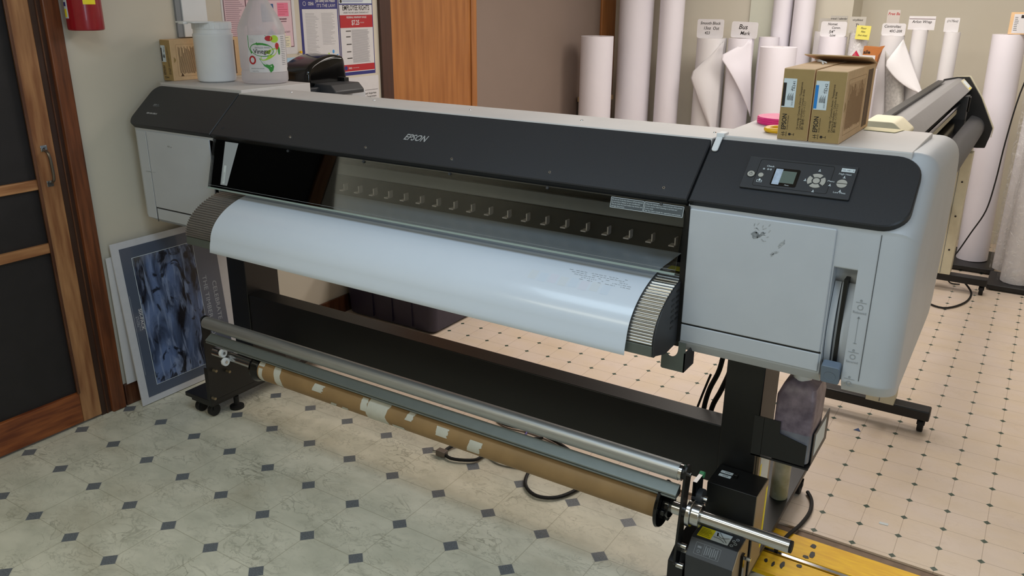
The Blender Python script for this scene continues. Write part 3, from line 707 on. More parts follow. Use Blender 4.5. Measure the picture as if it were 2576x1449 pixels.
# waste bottle tray
ty = .775
G().ext(FF(ty), [(2.752, .505), (2.880, .505), (2.880, .572), (2.800, .590), (2.800, .628), (2.752, .628)], -.003, 0, BLKM).box((2.724, ty, .495), (2.892, 1.0, .500), BLKM).box((2.724, ty, .495), (2.753, ty+.003, .628), BLKM).box((2.889, ty+.03, .50), (2.892, 1.0, .60), BLKM).rect(FX(2.892), ty+.05, .52, ty+.18, .59, LABW, 0, .001).build('bottle_tray', P)

# printed media hanging over the apron
md = []
N = 26
path = [(1.1, 1.0605), (.90, 1.061), (.80, 1.061)]
for k in range(N+1):
    t = k/N*.97; path.append(apron(t, .0065+.006*t))
yl, zl = path[-1]
path += [(yl-.004, zl-.012), (yl-.007, zl-.028), (yl-.009, zl-.044)]
g = G(); a = [Vector((.716, y, z)) for y, z in path]; b = [Vector((2.436, y, z)) for y, z in path]; n = len(path)
off = [Vector((0, -.0, .0009)) for _ in path]
vs = a+b+[v+Vector((0, -.0007, .0007)) for v in a]+[v+Vector((0, -.0007, .0007)) for v in b]
fs = []
for i in range(n-1): fs += [(i, i+1, n+i+1, n+i), (2*n+i, 3*n+i, 3*n+i+1, 2*n+i+1), (i, 2*n+i, 2*n+i+1, i+1), (n+i, n+i+1, 3*n+i+1, 3*n+i)]
fs += [(0, n, 3*n, 2*n), (n-1, 3*n-1, 4*n-1, 2*n-1)]
g.add(vs, fs, MEDIA)
mo = thing('print_media', (1.576, .6, 1.06), 'blank glossy white sheet draped out over the ribbed front of the big printer', 'paper')
mm = g.build('sheet', mo, sharp=60)
def msurf(x, t, h): y, z = apron(t, .0065+.006*t+.0009+h); return Vector((x, y, z))
def onmedia(g, x0, x1, t0, t1, mt, h=.0003):
    vs = [msurf(x, t0+(t1-t0)*k/3, h) for x in (x0, x1) for k in range(4)]
    return g.add(vs, [(k, k+1, 5+k, 4+k) for k in range(3)], mt)
g = G(); rnd = random.Random(2)
for r_ in range(5):
    u = 0.0
    while u < .19-.01*r_:
        w_ = .003+rnd.random()*.010
        if rnd.random() > .25: onmedia(g, 2.19+.012*r_+u, 2.19+.012*r_+u+w_, .37+.022*r_, .374+.022*r_, GREYTXT)
        u += w_+.003
g.build('test_print_text', mm)
g = G()
for k in range(8):
    onmedia(g, 2.08+.034*k, 2.08+.034*k+.026, .46+.01*(k % 2), .56+.01*(k % 2), M('faint_patch_%d' % (k % 3), ((212, 219, 227), (208, 219, 233), (214, 218, 231))[k % 3], .22))
g.build('test_print_patches', mm)

# ------------------------------------------------------------------ take-up unit (bolted to the stand)
T = thing('take_up_reel_unit', (1.5, .62, .10), 'black bracketed take-up unit with silver tension bar in front of the printer stand', 'take-up unit')
YB, ZBAR = .600, .475
G().cyl((.440, YB, ZBAR), (2.572, YB, ZBAR), .026, ALU, 40).build('tension_bar', T, sharp=30)
G().cyl((2.572, YB, ZBAR), (2.582, YB, ZBAR), .0245, CHROME, 32).cyl((2.582, YB, ZBAR), (2.590, YB, ZBAR), .019, LIPM, 24).cyl((2.590, YB, ZBAR), (2.606, YB, ZBAR), .006, CHROME, 12).build('bar_end', T)
# extrusion
fr = Fr((.475, 0, 0), (0, 1, 0), (0, 0, 1))
G().ext(fr, roundpoly([(.560, .403), (.560, .408), (.566, .409), (.566, .411), (.560, .412), (.560, .417), (.592, .437), (.598, .434), (.598, .403)], .001), 0, 2.578-.475, M('dull_aluminium', (128, 134, 130), .45, metal=.5, var=.05)).build('guide_channel', T, sharp=30)
# left side plate
fr = FX(.424)
G().ext(fr, roundpoly([(.600, .104), (.835, .104), (.850, .16), (.850, .225), (.69, .265), (.66, .33), (.625, .36), (.625, .495), (.605, .505), (.583, .495), (.583, .250), (.578, .104)], [.002, .01, .01, .02, .02, .02, .02, .01, .01, .01, .003, .002]), 0, .006, BLKM).box((.405, .583, .104), (.424, .590, .26), BLKM).build('side_plate', T, .001)
for (y, z, r, mt, x1) in ((.566, .318, .0175, WHITE, .566), (.566, .281, .0175, WHITE, .576)):
    G().cyl((x1, y, z+.06), (x1+.014, y, z+.06), r, mt, 20, inner=.006).build('guide_wheel', T, .001)
    G().cyl((x1-.02, y, z+.06), (x1+.016, y, z+.06), .006, CHROME, 12).box((x1-.022, y-.004, z+.054), (x1-.016, y+.06, z+.066), BLKM).build('wheel_axle', T)
BRASS = M('zinc_bolt', (150, 136, 110), .4, metal=.7)
for (y, z) in ((.612, .245), (.680, .215), (.590, .120)): G().cyl((.43, y, z), (.452, y, z), .0062, BRASS, 12).build('bolt', T)
# shaft, flanges
ZS = .349
G().cyl((.475, YB, ZS), (.742, YB, ZS), .020, CHROME, 28).build('steel_shaft', T)
G().cyl((2.535, YB, ZS), (2.905, YB, ZS), .0195, CHROME, 32).build('steel_shaft', T)
G().cyl((2.905, YB, ZS), (2.912, YB, ZS), .018, RUBBER, 32).build('shaft_cap', T, .002)
G().cyl((.742, YB, ZS), (.762, YB, ZS), .050, BLKG, 36).cyl((.762, YB, ZS), (.79, YB, ZS), .060, BLKG, 40, .050).build('flange', T, .002)
G().cyl((2.524, YB, ZS), (2.534, YB, ZS), .074, BLKG, 40, .070).cyl((2.534, YB, ZS), (2.556, YB, ZS), .036, BLKG, 24).box((2.534, YB-.05, ZS-.008), (2.55, YB+.05, ZS+.008), BLKG).box((2.534, YB-.008, ZS-.05), (2.55, YB+.008, ZS+.05), BLKG).build('flange', T, .002)
G().cyl((2.608, YB, ZS), (2.622, YB, ZS), .041, CHROME, 36).cyl((2.622, YB, ZS), (2.648, YB, ZS), .034, CHROME, 36).build('shaft_collar', T, .002)
# right side plate and small gear
fr = FX(2.592)
G().ext(fr, roundpoly([(.545, .19), (.585, .175), (.600, .30), (.612, .40), (.625, .47), (.61, .505), (.59, .508), (.575, .495), (.565, .40), (.553, .30)], .008), 0, .007, BLKM).build('side_plate', T, .001)
G().cyl((2.60, .665, .365), (2.628, .665, .365), .030, DARKG, 22).cyl((2.628, .665, .365), (2.642, .665, .365), .012, CHROME, 14).box((2.60, .64, .30), (2.612, .70, .43), BLKG).build('gear_bracket', T)
G().cyl((2.60, .67, .30), (2.63, .67, .30), .010, CHROME, 14).cyl((2.60, .70, .425), (2.614, .70, .425), .010, M('green_cap', (70, 150, 100), .4), 12).build('roller_pin', T)
for (y, z) in ((.598, .215), (.560, .185), (.575, .245)): G().cyl((2.599, y, z), (2.620, y, z), .0085, CHROME, 12).build('bolt', T)
G().ext(FX(2.560), [(.59, .104), (.86, .104), (.86, .20), (.66, .20), (.59, .165)], 0, .05, BLKM).build('foot_block', T, .002)
# motor housing with stickers
mprof = [(.575, .104), (.563, .228), (.606, .268), (.705, .268), (.715, .104)]
mh = G().ext(Fr((2.622, 0, 0), (0, 1, 0), (0, 0, 1)), mprof, 0, .142, DARKG).build('motor_housing', T, .0015, label='dark grey motor housing with warning stickers')
G().ext(Fr((2.764, 0, 0), (0, 1, 0), (0, 0, 1)), mprof, 0, .0025, WARMM).build('end_plate', mh)  # dark housing end with warm light painted in as tan
fm = Fr((0, .606, .268), (1, 0, 0), (0, 1, 0))
g = G().rect(fm, 2.634, .012, 2.676, .062, LABY, 0, .0008).rect(fm, 2.676, .012, 2.728, .062, LABW, 0, .0008)
for k in range(6): g.rect(fm, 2.637, .018+k*.007, 2.672-.004*(k % 3), .0195+k*.007, INKDK, .0008, .001)
g.tube([(2.682, .606+.055, .2692), (2.70, .606+.035, .2692), (2.724, .606+.045, .2692)], .0007, INKDK, 4).tube([(2.68, .606+.03, .2692), (2.70, .606+.028, .2692), (2.715, .606+.018, .2692)], .0007, INKDK, 4).tube([(2.69, .606+.06, .2692), (2.705, .606+.04, .2692), (2.722, .606+.02, .2692)], .0007, INKDK, 4)
g.ext(fm, [(2.684, .048), (2.690, .038), (2.686, .040), (2.688, .056), (2.684, .056)], .0008, .001, INKDK)
for k in range(4): g.ring(fm, ringpts(2.738+.008*(k % 2), .018+k*.012, .005, 10), ringpts(2.738+.008*(k % 2), .018+k*.012, .004, 10), 0, .0006, LABW)
g.build('warning_sticker', mh)
fs_ = Fr((0, .563, .228), (1, 0, 0), (0, .043, .040)); g = G()
g.ring(fs_, rrect(2.642, .012, 2.718, .048, .002), rrect(2.643, .013, 2.717, .047, .002), 0, .0004, GREYTXT); g.rect(fs_, 2.667, .012, 2.668, .048, GREYTXT, 0, .0004)
for k in range(7): g.rect(fs_, 2.672+k*.006, .016+.002*(k % 3), 2.675+k*.006, .044-.003*(k % 2), GREYTXT, 0, .0004)
g.ring(fs_, ringpts(2.655, .022, .005, 10), ringpts(2.655, .022, .0035, 10), 0, .0004, GREYTXT).rect(fs_, 2.649, .032, 2.661, .038, GREYTXT, 0, .0004)
g.build('printed_diagram', mh)
G().box((2.767, .63, .13), (2.775, .65, .24), BLKG).cyl((2.767, .66, .215), (2.79, .66, .215), .006, CHROME, 10).build('latch', mh)
# on / off box
ob = G().box((2.618, .722, .110), (2.770, .842, .392), BLKM).build('switch_box', T, .002, label='black box with ON and OFF labels')
G().box((2.770, .723, .111), (2.7725, .841, .391), WARMM).rect(FX(2.7725), .82, .15, .838, .37, LABY, 0, .0006).build('end_plate', ob)  # box's black side, coloured tan for warm light falling on it
ft = FT(.3922)
g = G().ext(ft, rrect(2.634, .795, 2.672, .809, .002), 0, .0008, LABW).ext(ft, rrect(2.634, .774, 2.672, .788, .002), 0, .0008, LABW)
g.text(ft, 'ON', 2.655, .799, .008, INKDK, .001, 'C', bold=.02, sx=1.3).text(ft, 'OFF', 2.655, .778, .008, INKDK, .001, 'C', bold=.02, sx=1.3)
g.build('switch_labels', ob)
G().box((2.678, .784, .392), (2.690, .800, .404), BLKG).build('toggle_switch', ob, .001)

# cardboard core
co = thing('cardboard_core', (1.65, YB, ZS), 'long brown cardboard core with torn masking tape on the take-up shaft', 'cardboard tube')
cc = G().cyl((.792, YB, ZS), (2.523, YB, ZS), .0475, TUBEK, 40, inner=.040).build('tube', co)
rnd = random.Random(11)
def tapepatch(x, a0, wx, wa, skew=0, jag=.2):
    n = 8; vs = []; r0, r1 = .0478, .0486
    rows = [(i/n) for i in range(n+1)]
    L, Rr = [], []
    for t in rows:
        jl = (rnd.random()-.5)*jag*wx if 0 < t < 1 else 0; jr = (rnd.random()-.5)*jag*wx
        ang = math.radians(a0+wa*t)
        for xs, lst in ((x+skew*t+jl*.4, L), (x+skew*t+wx+jr, Rr)):
            lst.append((xs, ang))
    g = G(); V = []
    for r in (r0, r1):
        for (xs, an) in L: V.append((xs, YB-r*math.cos(an), ZS+r*math.sin(an)))
        for (xs, an) in Rr: V.append((xs, YB-r*math.cos(an), ZS+r*math.sin(an)))
    k = n+1; F = []
    for i in range(n):
        F += [(i, k+i, k+i+1, i+1), (2*k+i, 2*k+i+1, 3*k+i+1, 3*k+i), (i, i+1, 2*k+i+1, 2*k+i), (k+i, 3*k+i, 3*k+i+1, k+i+1)]
    g.add(V, F, TAPE).build('masking_tape', cc)
for a in ((.795, 40, .03, 60, 0), (.800, -60, .022, 90, 0), (.90, -35, .035, 95, -.02), (1.10, 10, .05, 35, .01), (1.18, -50, .03, 30, .02), (1.235, -60, .03, 35, .02), (1.35, -5, .03, 60, .0), (1.37, -70, .10, 140, .015), (1.50, -75, .055, 50, 0), (1.56, 20, .03, 40, .01), (1.70, 0, .05, 40, 0), (1.83, -25, .05, 55, .015)):
    tapepatch(*a)

# ------------------------------------------------------------------ things on the printer
def ink_box(x0, y0, x1, y1, z0, z1, name, label, kind):
    t = thing('ink_carton', ((x0+x1)/2, (y0+y1)/2, z0), label, 'box', 'ink cartons on the right end of the printer' if kind != 'L' else None)
    bx = G().box((x0, y0, z0), (x1, y1, z1), KRAFT).build('carton', t, .002)
    e = FF(y0)
    H = z1-z0; W = x1-x0
    g = G().rect(e, x0+.0015, z0+.002, x1-.0015, z1-.002, KRAFTD, 0, .0006); g.build('end_flap', t)
    fr = Fr(e.p(x0, z0, .0008), (1, 0, 0), (0, 0, 1))
    g = G().rect(fr, .003 if kind != 'C' else .0035, H*.46, W*.46, H*.86, LABW, 0, .0005)
    g.rect(fr, .003, H*.475, W*.14, H*.80, LABB if kind == 'C' else INKDK, .0005, .0008)
    g.text(fr, 'T6242' if kind == 'C' else 'T6241', W*.42, H*.685, .0095, INKDK, .0008, rot=90, wide=H*.14)
    g.text(fr, 'Cyan' if kind == 'C' else 'Black', W*.34, H*.70, .005, INKDK, .0008, rot=90)
    for k in range(9): g.rect(fr, W*(.20+.022*k), H*.56, W*(.209+.022*k), H*(.62+.02*(k % 3)), INKDK, .0006, .0009)
    g.text(fr, '2020.08.09', W*.40, H*.485, .0055, GREYTXT, .0008, rot=90)
    g.build('label', t)
    g = G().text(fr, 'EPSON', W*.255, H*.145, .0165, INKDK, .0003, rot=90, bold=.02, wide=H*.22)
    g.text(fr, 'EXCEED YOUR VISION', W*.33, H*.145, .004, INKDK, .0003, rot=90, wide=H*.20)
    g.text(fr, 'Ink cartridge / Cartouche d\'encre / Tintenpatrone', W*.66, H*.16, .0072, INKDK, .0003, rot=90, wide=H*.66)
    g.text(fr, 'Cartuccia di inchiostro / Cartucho de tinta', W*.745, H*.16, .0072, INKDK, .0003, rot=90, wide=H*.56)
    g.text(fr, '\u58a8\u6c34 / \u58a8\u6c34\u5323 / \u30a4\u30f3\u30af\u30ab\u30fc\u30c8\u30ea\u30c3\u30b8', W*.83, H*.16, .0072, INKDK, .0003, rot=90, wide=H*.40)
    for k in range(2):
        u = W*(.15+.10*k); g.rect(fr, u-.0005+.004, H*.05, u+.0005+.004, H*.115, INKDK, .0001, .0004)
        g.ext(fr, [(W*.13, H*.095-.018*k), (W*.13+.004, H*.10-.018*k), (W*.13+.004, H*.09-.018*k)], .0001, .0004, INKDK)
    g.rect(fr, W*.13, H*.097, W*.27, H*.101, INKDK, .0001, .0004).rect(fr, W*.13, H*.067, W*.27, H*.071, INKDK, .0001, .0004)
    g.ext(fr, rrect(W*.37, H*.065, W*.45, H*.10, .002), .0001, .0004, INKDK).rect(fr, W*.45, H*.081, W*.54, H*.085, INKDK, .0001, .0004).rect(fr, W*.54, H*.065, W*.555, H*.10, INKDK, .0001, .0004)
    g.build('lettering', t)
    sd = FX(x1+.0002); L = y1-y0
    g = G()
    fy = Fr(sd.p(y0, z0, 0), (0, 1, 0), (0, 0, 1))
    for k in range(40):
        a = L*(.10+.54*k/40); rl = random.Random(k).random()
        g.rect(fy, a, H*(.15+.04*rl), a+L*.0055, H*(.82-.12*rl*(k % 3)), INKBR2 if kind != 'L' else INKBR, 0, .0003)
    g.ring(fy, rrect(L*.07, H*.10, L*.66, H*.88, .006), rrect(L*.07+.001, H*.10+.001, L*.66-.001, H*.88-.001, .005), 0, .0003, INKBR2)
    g.rect(fy, L*.72, H*.06, L*.80, H*.93, INKBR, 0, .0004).rect(fy, L*.815, H*.06, L*.90, H*.93, INKBR, 0, .0004)
    if kind == 'L':
        g.ext(fy, [(L*.10, H*.10), (L*.145, H*.10), (L*.1225, H*.18)], 0, .0004, INKBR)
    g.build('side_print', t)
    G().ext(Fr((x1-.001, y0, z0), (0, 1, 0), (0, 0, 1)), [(.012, H*.44)]+[(.012+.010*math.sin(math.pi*k/8), H*(.44+.14*k/8)) for k in range(9)], 0, .0016, KRAFTD).build('thumb_notch', t)
    return t
ink_box(2.682, .828, 2.7615, 1.215, 1.4305, 1.616, 'a', 'kraft ink carton with black stripe label, left of the pair', 'K')
b2 = ink_box(2.7650, .826, 2.843, 1.213, 1.4305, 1.614, 'b', 'kraft ink carton with blue stripe label, right of the pair', 'C')
# the open lid flap of the rear
G().ext(Fr((0, 1.212, 1.614), (1, 0, 0), (0, -.985, .17)), [(2.690, -.006), (2.845, -.006), (2.850, .13), (2.80, .15), (2.672, .15)], 0, .003, KRAFT).build('open_flap', b2)
a = G().tube([(2.70, 1.10, 1.619), (2.725, 1.05, 1.621), (2.74, 1.0, 1.619)], .0022, WHITE, 6).tube([(2.69, 1.12, 1.621), (2.71, 1.08, 1.623), (2.742, 1.03, 1.620)], .0022, WHITE, 6).build('cable_tie', loc=None)
tag(a, 'white plastic ties lying on the left ink carton', 'cable tie')
ink_box(-.040, .890, .028, 1.275, 1.4305, 1.605, 'c', 'single kraft ink carton behind the white tub, against the left wall', 'L')
# pink and yellow rings
def torus(g, c, R, r, mt, hz=1.0, seg=36, s2=10, a0=0, a1=360):
    secs = []
    for i in range(seg+1):
        t = math.radians(a0+(a1-a0)*i/seg); d_ = Vector((math.cos(t), math.sin(t), 0))
        secs.append([Vector(c)+d_*(R+r*math.cos(2*math.pi*k/s2))+Vector((0, 0, r*hz*math.sin(2*math.pi*k/s2))) for k in range(s2)])
    return g.loft(secs, mt, caps=(a1-a0) < 359)
t = thing('pink_cap', (2.62, 1.10, 1.43), 'hot pink ridged plastic cap lying behind the yellow ring', 'cap')
g = G().cyl((2.615, 1.125, 1.4305), (2.615, 1.125, 1.452), .073, HOTPINK, 40)
g.build('cap_body', t, .002); g = G()
for z in (1.436, 1.442, 1.448): torus(g, (2.615, 1.125, z), .0735, .0012, HOTPINK)
g.build('ridges', t)
tag(torus(G(), (2.655, .945, 1.4385), .033, .0085, YELP, .9).build('yellow_ring'), 'small bright yellow plastic ring beside the left ink carton', 'ring')

# white tub
t = thing('white_tub', (.180, 1.0, 1.43), 'round white plastic tub with hinged lid beside the vinegar jug', 'tub')
G().lathe([(.0, 0), (.070, 0), (.079, .006), (.082, .018), (.082, .185), (.084, .190), (.084, .200), (.079, .204), (.079, .228)], (.180, 1.0, 1.43), WHITE, 40).build('tub_body', t)
lid = G().lathe([(.082, .0), (.082, .026), (.078, .029), (0, .029)], (.180, 1.0, 1.652), WHITE, 40).build('lid', t)
G().ext(FT(1.678), rrect(.12, .86, .24, .97, .01), 0, .006, WHITE).box((.165, .845, 1.674), (.2, .868, 1.684), WHITE).build('flip_cap', t, .002)
g = G()
for k in range(24):
    a_ = 2*math.pi*k/24; g.box((.180+.0815*math.cos(a_)-.001, 1.0+.0815*math.sin(a_)-.001, 1.653), (.180+.0815*math.cos(a_)+.001, 1.0+.0815*math.sin(a_)+.001, 1.676), WHITE)
g.build('lid_ridges', t)

# vinegar jug
jc = (.392, 1.085); jz = 1.4305
t = thing('vinegar_jug', (jc[0], jc[1], jz), 'frosted plastic gallon jug of white vinegar with green label', 'jug')
JK = 1.06
jp = [(a_*JK, b_) for a_, b_ in [(.0, 0), (.078, 0), (.088, .004), (.092, .014), (.0925, .045), (.0900, .052), (.0900, .060), (.0925, .066), (.0925, .195), (.091, .203), (.0925, .211), (.092, .222), (.087, .240), (.072, .272), (.050, .315), (.032, .348), (.024, .360), (.024, .372)]]
G().lathe(jp, (*jc, jz), JUGP, 48).build('jug_body', t)
G().lathe([(0, .0), (.0285, .0), (.0285, .028), (.0, .030)], (*jc, jz+.362), WHITE, 28).build('cap', t)
CAMH = math.atan2(-1.43-jc[1], 3.28-jc[0])
def curved(g, c, r, a0, a1, z0, z1, mt, n=14, dr=.0008):   # patch of label wrapped round a cylinder, degrees
    V = []; 
    for rr in (r, r+dr):
        for z in (z0, z1):
            for k in range(n+1):
                an = math.radians(a0+(a1-a0)*k/n); V.append((c[0]+rr*math.cos(an), c[1]+rr*math.sin(an), z))
    k = n+1; F = []
    for i in range(n): F += [(i, i+1, k+i+1, k+i), (2*k+i, 3*k+i, 3*k+i+1, 2*k+i+1), (k+i, k+i+1, 3*k+i+1, 3*k+i), (i, 2*k+i, 2*k+i+1, i+1)]
    F += [(0, k, 3*k, 2*k), (n, 2*k+n, 3*k+n, k+n)]
    return g.add(V, F, mt)
cam_a = math.degrees(math.atan2(-1.433-jc[1], 3.277-jc[0]))
def wrap(g, pts, mt, r, cz):     # polygon (arc metres, height metres) centred on the side facing the room, wrapped on the jug
    V = []; n = len(pts)
    cx_ = sum(p[0] for p in pts)/n; cy_ = sum(p[1] for p in pts)/n
    for (s_, h_) in pts+[(cx_, cy_)]:
        s_ *= K; h_ *= K; an = math.radians(cam_a)+(s_)/r
        V.append((jc[0]+r*math.cos(an), jc[1]+r*math.sin(an), cz+h_))
    F = [(i, (i+1) % n, n) for i in range(n)]
    return g.add(V, F, mt)
def wtext(g, txt, s0, h0, size, mt, r, cz, wide=None, bold=0):
    vs, fs, x0, x1 = glyphs(txt, bold); k = wide/(x1-x0) if wide else size
    V = []
    for q in vs:
        an = math.radians(cam_a)+K*(s0+(q.x-(x0+x1)/2)*k)/r; V.append((jc[0]+r*math.cos(an), jc[1]+r*math.sin(an), cz+K*(h0+q.y*size)))
    return g.add(V, fs, mt)
g = G(); curved(g, jc, .0985, cam_a-38, cam_a+72, jz+.050, jz+.202, POSTW, 24); lb = g.build('label', t)
cz = jz+.126; R0 = .0997; K = 1.38
el = lambda cx, cy, rx, ry, rot=0, n=24: [(cx+rx*math.cos(a*2*math.pi/n)*math.cos(rot)-ry*math.sin(a*2*math.pi/n)*math.sin(rot), cy+rx*math.cos(a*2*math.pi/n)*math.sin(rot)+ry*math.sin(a*2*math.pi/n)*math.cos(rot)) for a in range(n)]
g = G()
wrap(g, [(-.044, .054), (-.044, .02), (-.036, .0), (-.01, .02), (.022, .045), (.01, .054)], GREEN, R0, cz)
wrap(g, el(.018, -.002, .030, .012, .5), LIME, R0+.0001, cz)
wrap(g, el(-.003, .012, .036, .020, -.15), GREEN, R0+.0002, cz)
wrap(g, el(.02, .045, .012, .008), RED, R0+.0001, cz); wrap(g, el(.038, .043, .014, .011), LIME, R0+.0001, cz); wrap(g, el(.046, .022, .007, .010), RED, R0+.0003, cz); wrap(g, el(.052, .008, .004, .012), GREEN, R0+.0003, cz)
wrap(g, el(-.003, .010, .031, .016, -.1), POSTW, R0+.0004, cz)
wrap(g, el(-.034, -.018, .011, .013), RED, R0+.0003, cz); wrap(g, el(-.034, -.018, .006, .008), POSTW, R0+.0004, cz)
wrap(g, [(-.014, -.012), (-.008, -.016), (.006, -.030), (.018, -.034), (.026, -.030), (.030, -.038), (.026, -.050), (.018, -.056), (.012, -.044), (.0, -.036)], GREEN, R0+.0003, cz)
wtext(g, 'Vinegar', -.003, .001, .019, INKDK, R0+.0007, cz, wide=.052, bold=.01); wtext(g, 'DISTILLED WHITE', -.001, .016, .0072, GREYTXT, R0+.0007, cz, wide=.044)
wtext(g, 'Great', -.034, .040, .008, POSTW, R0+.0007, cz, wide=.016); wtext(g, 'Value', -.032, .034, .006, POSTW, R0+.0007, cz, wide=.013)
wtext(g, 'Reduced with water to 5% acidity', -.02, -.044, .004, GREYTXT, R0+.0005, cz, wide=.04); wtext(g, '1 GAL (3.78 L)', -.028, -.052, .004, GREYTXT, R0+.0005, cz, wide=.02)
rnd = random.Random(4)
for k in range(16): wrap(g, [(.062, .048-.0055*k), (.078+.012*rnd.random(), .048-.0055*k), (.078, .0498-.0055*k), (.062, .0498-.0055*k)], GREYTXT, R0+.0003, cz)
g.build('label_print', lb)

# black domed device behind the printer (stands on the rear housing)
t = thing('black_domed_machine', (.45, 1.40, 1.362), 'glossy black machine with a domed lid standing behind the left end of the printer', 'machine')
bz = 1.3625
G().ext(Fr((.30, 0, 0), (0, 1, 0), (0, 0, 1)), [(1.27, bz), (1.50, bz), (1.50, 1.395), (1.27, 1.395)], 0, .17, DARKG).ext(Fr((0, 1.33, 0), (1, 0, 0), (0, 0, 1)), [(.38, bz), (.565, bz), (.565, 1.380), (.535, 1.408), (.38, 1.408)], -.19, 0, DARKG).build('base', t, .004)
dp = roundpoly([(1.285, 1.392), (1.290, 1.462), (1.315, 1.492), (1.385, 1.522), (1.470, 1.533), (1.535, 1.520), (1.550, 1.392)], [.0, .02, .02, .04, .03, .02, 0], 5)
G().xloft(dp, .262, .440, .022, .022, BLKG, 6).build('domed_lid', t, sharp=50)
G().box((.440, 1.50, 1.39), (.462, 1.53, 1.425), BLKM).build('hinge', t, .002)

# waste ink bottle in its tray
t = thing('waste_ink_bottle', (2.83, .86, .50), 'stained smoky square bottle with white cap in the tray under the printer', 'bottle')
y0, y1 = .782, .93; bx0, bx1 = 2.776, 2.886
def rsec(x0, y0, x1, y1, z, r=.015): return [(a, b, z) for a, b in rrect(x0, y0, x1, y1, r, 4)]
G().loft([rsec(bx0+.01, y0+.005, bx1-.005, y1-.005, .5012), rsec(bx0+.006, y0, bx1, y1, .508), rsec(bx0+.006, y0, bx1, y1, .600)], SMOKE).build('bottle_body', t)
G().loft([rsec(bx0, y0, bx1, y1, .600), rsec(bx0, y0, bx1, y1, .705), rsec(bx0+.012, y0+.012, bx1-.006, y1-.012, .738), rsec(bx0+.03, y0+.03, bx1-.03, y1-.03, .756)], SMOKE2).build('stained_shoulder', t)
G().cyl((2.832, .835, .752), (2.832, .835, .782), .026, WHITE, 28).build('cap', t, .002)

# ------------------------------------------------------------------ left wall things
# fire extinguisher
t = thing('fire_extinguisher', (.035, .52, 1.655), 'red fire extinguisher hanging on the left wall, cut by the top edge', 'fire extinguisher')
G().lathe([(.0, 0), (.062, 0), (.066, .003), (.067, .012), (.067, .34), (.05, .39), (.02, .41), (.02, .43)], (.035, .52, 1.655), REDP, 40).build('cylinder', t)
G().box((-.048, .49, 1.85), (-.03, .55, 1.95), CHROME).build('wall_bracket', t)
def wrapc(g, c, r, a0, a1, z0, z1, mt): return curved(g, c, r, a0, a1, z0, z1, mt, 8)
g = G(); wrapc(g, (.035, .52), .0672, -108, -86, 1.70, 1.90, LABW); wrapc(g, (.035, .52), .0682, -104, -92, 1.705, 1.735, LABY); wrapc(g, (.035, .52), .0682, -104, -92, 1.745, 1.76, NAVY); wrapc(g, (.035, .52), .0676, -30, 10, 1.752, 1.80, LABY)
g.build('label', t)
# narrow wall panel
t = thing('wall_panel', (WX, 1.07, 1.61), 'narrow white panel with grey edge on the wall above the carton', 'panel')
G().box((WX, 1.02, 1.61), (WX+.018, 1.150, 2.3), WHITE).build('face', t, .002)
G().box((WX, .99, 1.61), (WX+.012, 1.02, 2.3), M('grey_edge', (130, 134, 138), .5)).build('grey_edge', t, .001)

PW = FX(WX)
def poster(name, y0, z0, y1, z1, label, mt, th=.0015, cat='poster'):
    t = thing(name, (WX, (y0+y1)/2, z0), label, cat)
    G().rect(PW, y0, z0, y1, z1, mt, 0, th).build('sheet', t)
    return t, Fr(PW.p(y0, z0, th), (0, 1, 0), (0, 0, 1)), y1-y0, z1-z0
# hazard poster (pink)
MAROON = M('maroon_print', (96, 44, 66), .5)
t, f, W, H = poster('hazard_poster', 1.245, 1.505, 1.700, 1.98, 'pale pink hazard rating poster with coloured diamonds behind the vinegar jug', POSTW)
g = G().rect(f, .012, .035, W-.02, H, MAROON, 0, .0004).rect(f, .016, .039, .14, H, PINKP, .0004, .0008).rect(f, .146, .039, W-.024, .262, PINKP, .0004, .0008).rect(f, .146, .268, W-.024, H, PINKP, .0004, .0008)
g.lines(f, .022, .05, .135, H-.01, 46, M('mauve_small_print', (150, 120, 134), .5), .3, .0009, .35, 3)
g.rect(f, .235, .160, .315, .245, M('blue_block', (44, 84, 140), .5), .0008, .0011).rect(f, .340, .185, .412, .250, PINK, .0008, .0011)
g.lines(f, .240, .165, .310, .242, 5, LABW, .12, .0012, .5, 1).lines(f, .345, .19, .408, .246, 5, RED, .12, .0012, .4, 2)
g.lines(f, .345, .155, .408, .178, 2, MAROON, .3, .0009, .3, 5)
def dia(cx, cy, r, mt, h=.0012): g.ext(f, [(cx, cy-r), (cx+r, cy), (cx, cy+r), (cx-r, cy)], 0, h, mt)
cx, cy, r = .322, .098, .030
dia(cx, cy+r*1.05, r, PINK); dia(cx-r*1.05, cy, r, M('blue_block', (44, 84, 140), .5)); dia(cx+r*1.05, cy, r, M('cream_block', (226, 218, 190), .5)); dia(cx, cy-r*1.05, r, LABW)
g.text(f, '0', cx, cy+r*1.05-.012, .034, INKDK, .0016, 'C').text(f, '1', cx-r*1.05, cy-.012, .034, INKDK, .0016, 'C').text(f, '4', cx+r*1.05, cy-.012, .034, INKDK, .0016, 'C').text(f, 'OXY', cx, cy-r*1.05-.008, .024, INKDK, .0016, 'C', sx=.9)
g.text(f, 'REACTIVITY', .365, .105, .012, MAROON, .0012, wide=.048).text(f, 'FIRE HAZARD', .345, .168, .012, MAROON, .0012, wide=.05)
g.rect(f, .345, .035, .412, .09, M('cream_block', (226, 218, 190), .5), .0009, .0011).lines(f, .348, .04, .405, .086, 6, GREYTXT, .25, .0012, .5, 8)
g.build('poster_print', t)
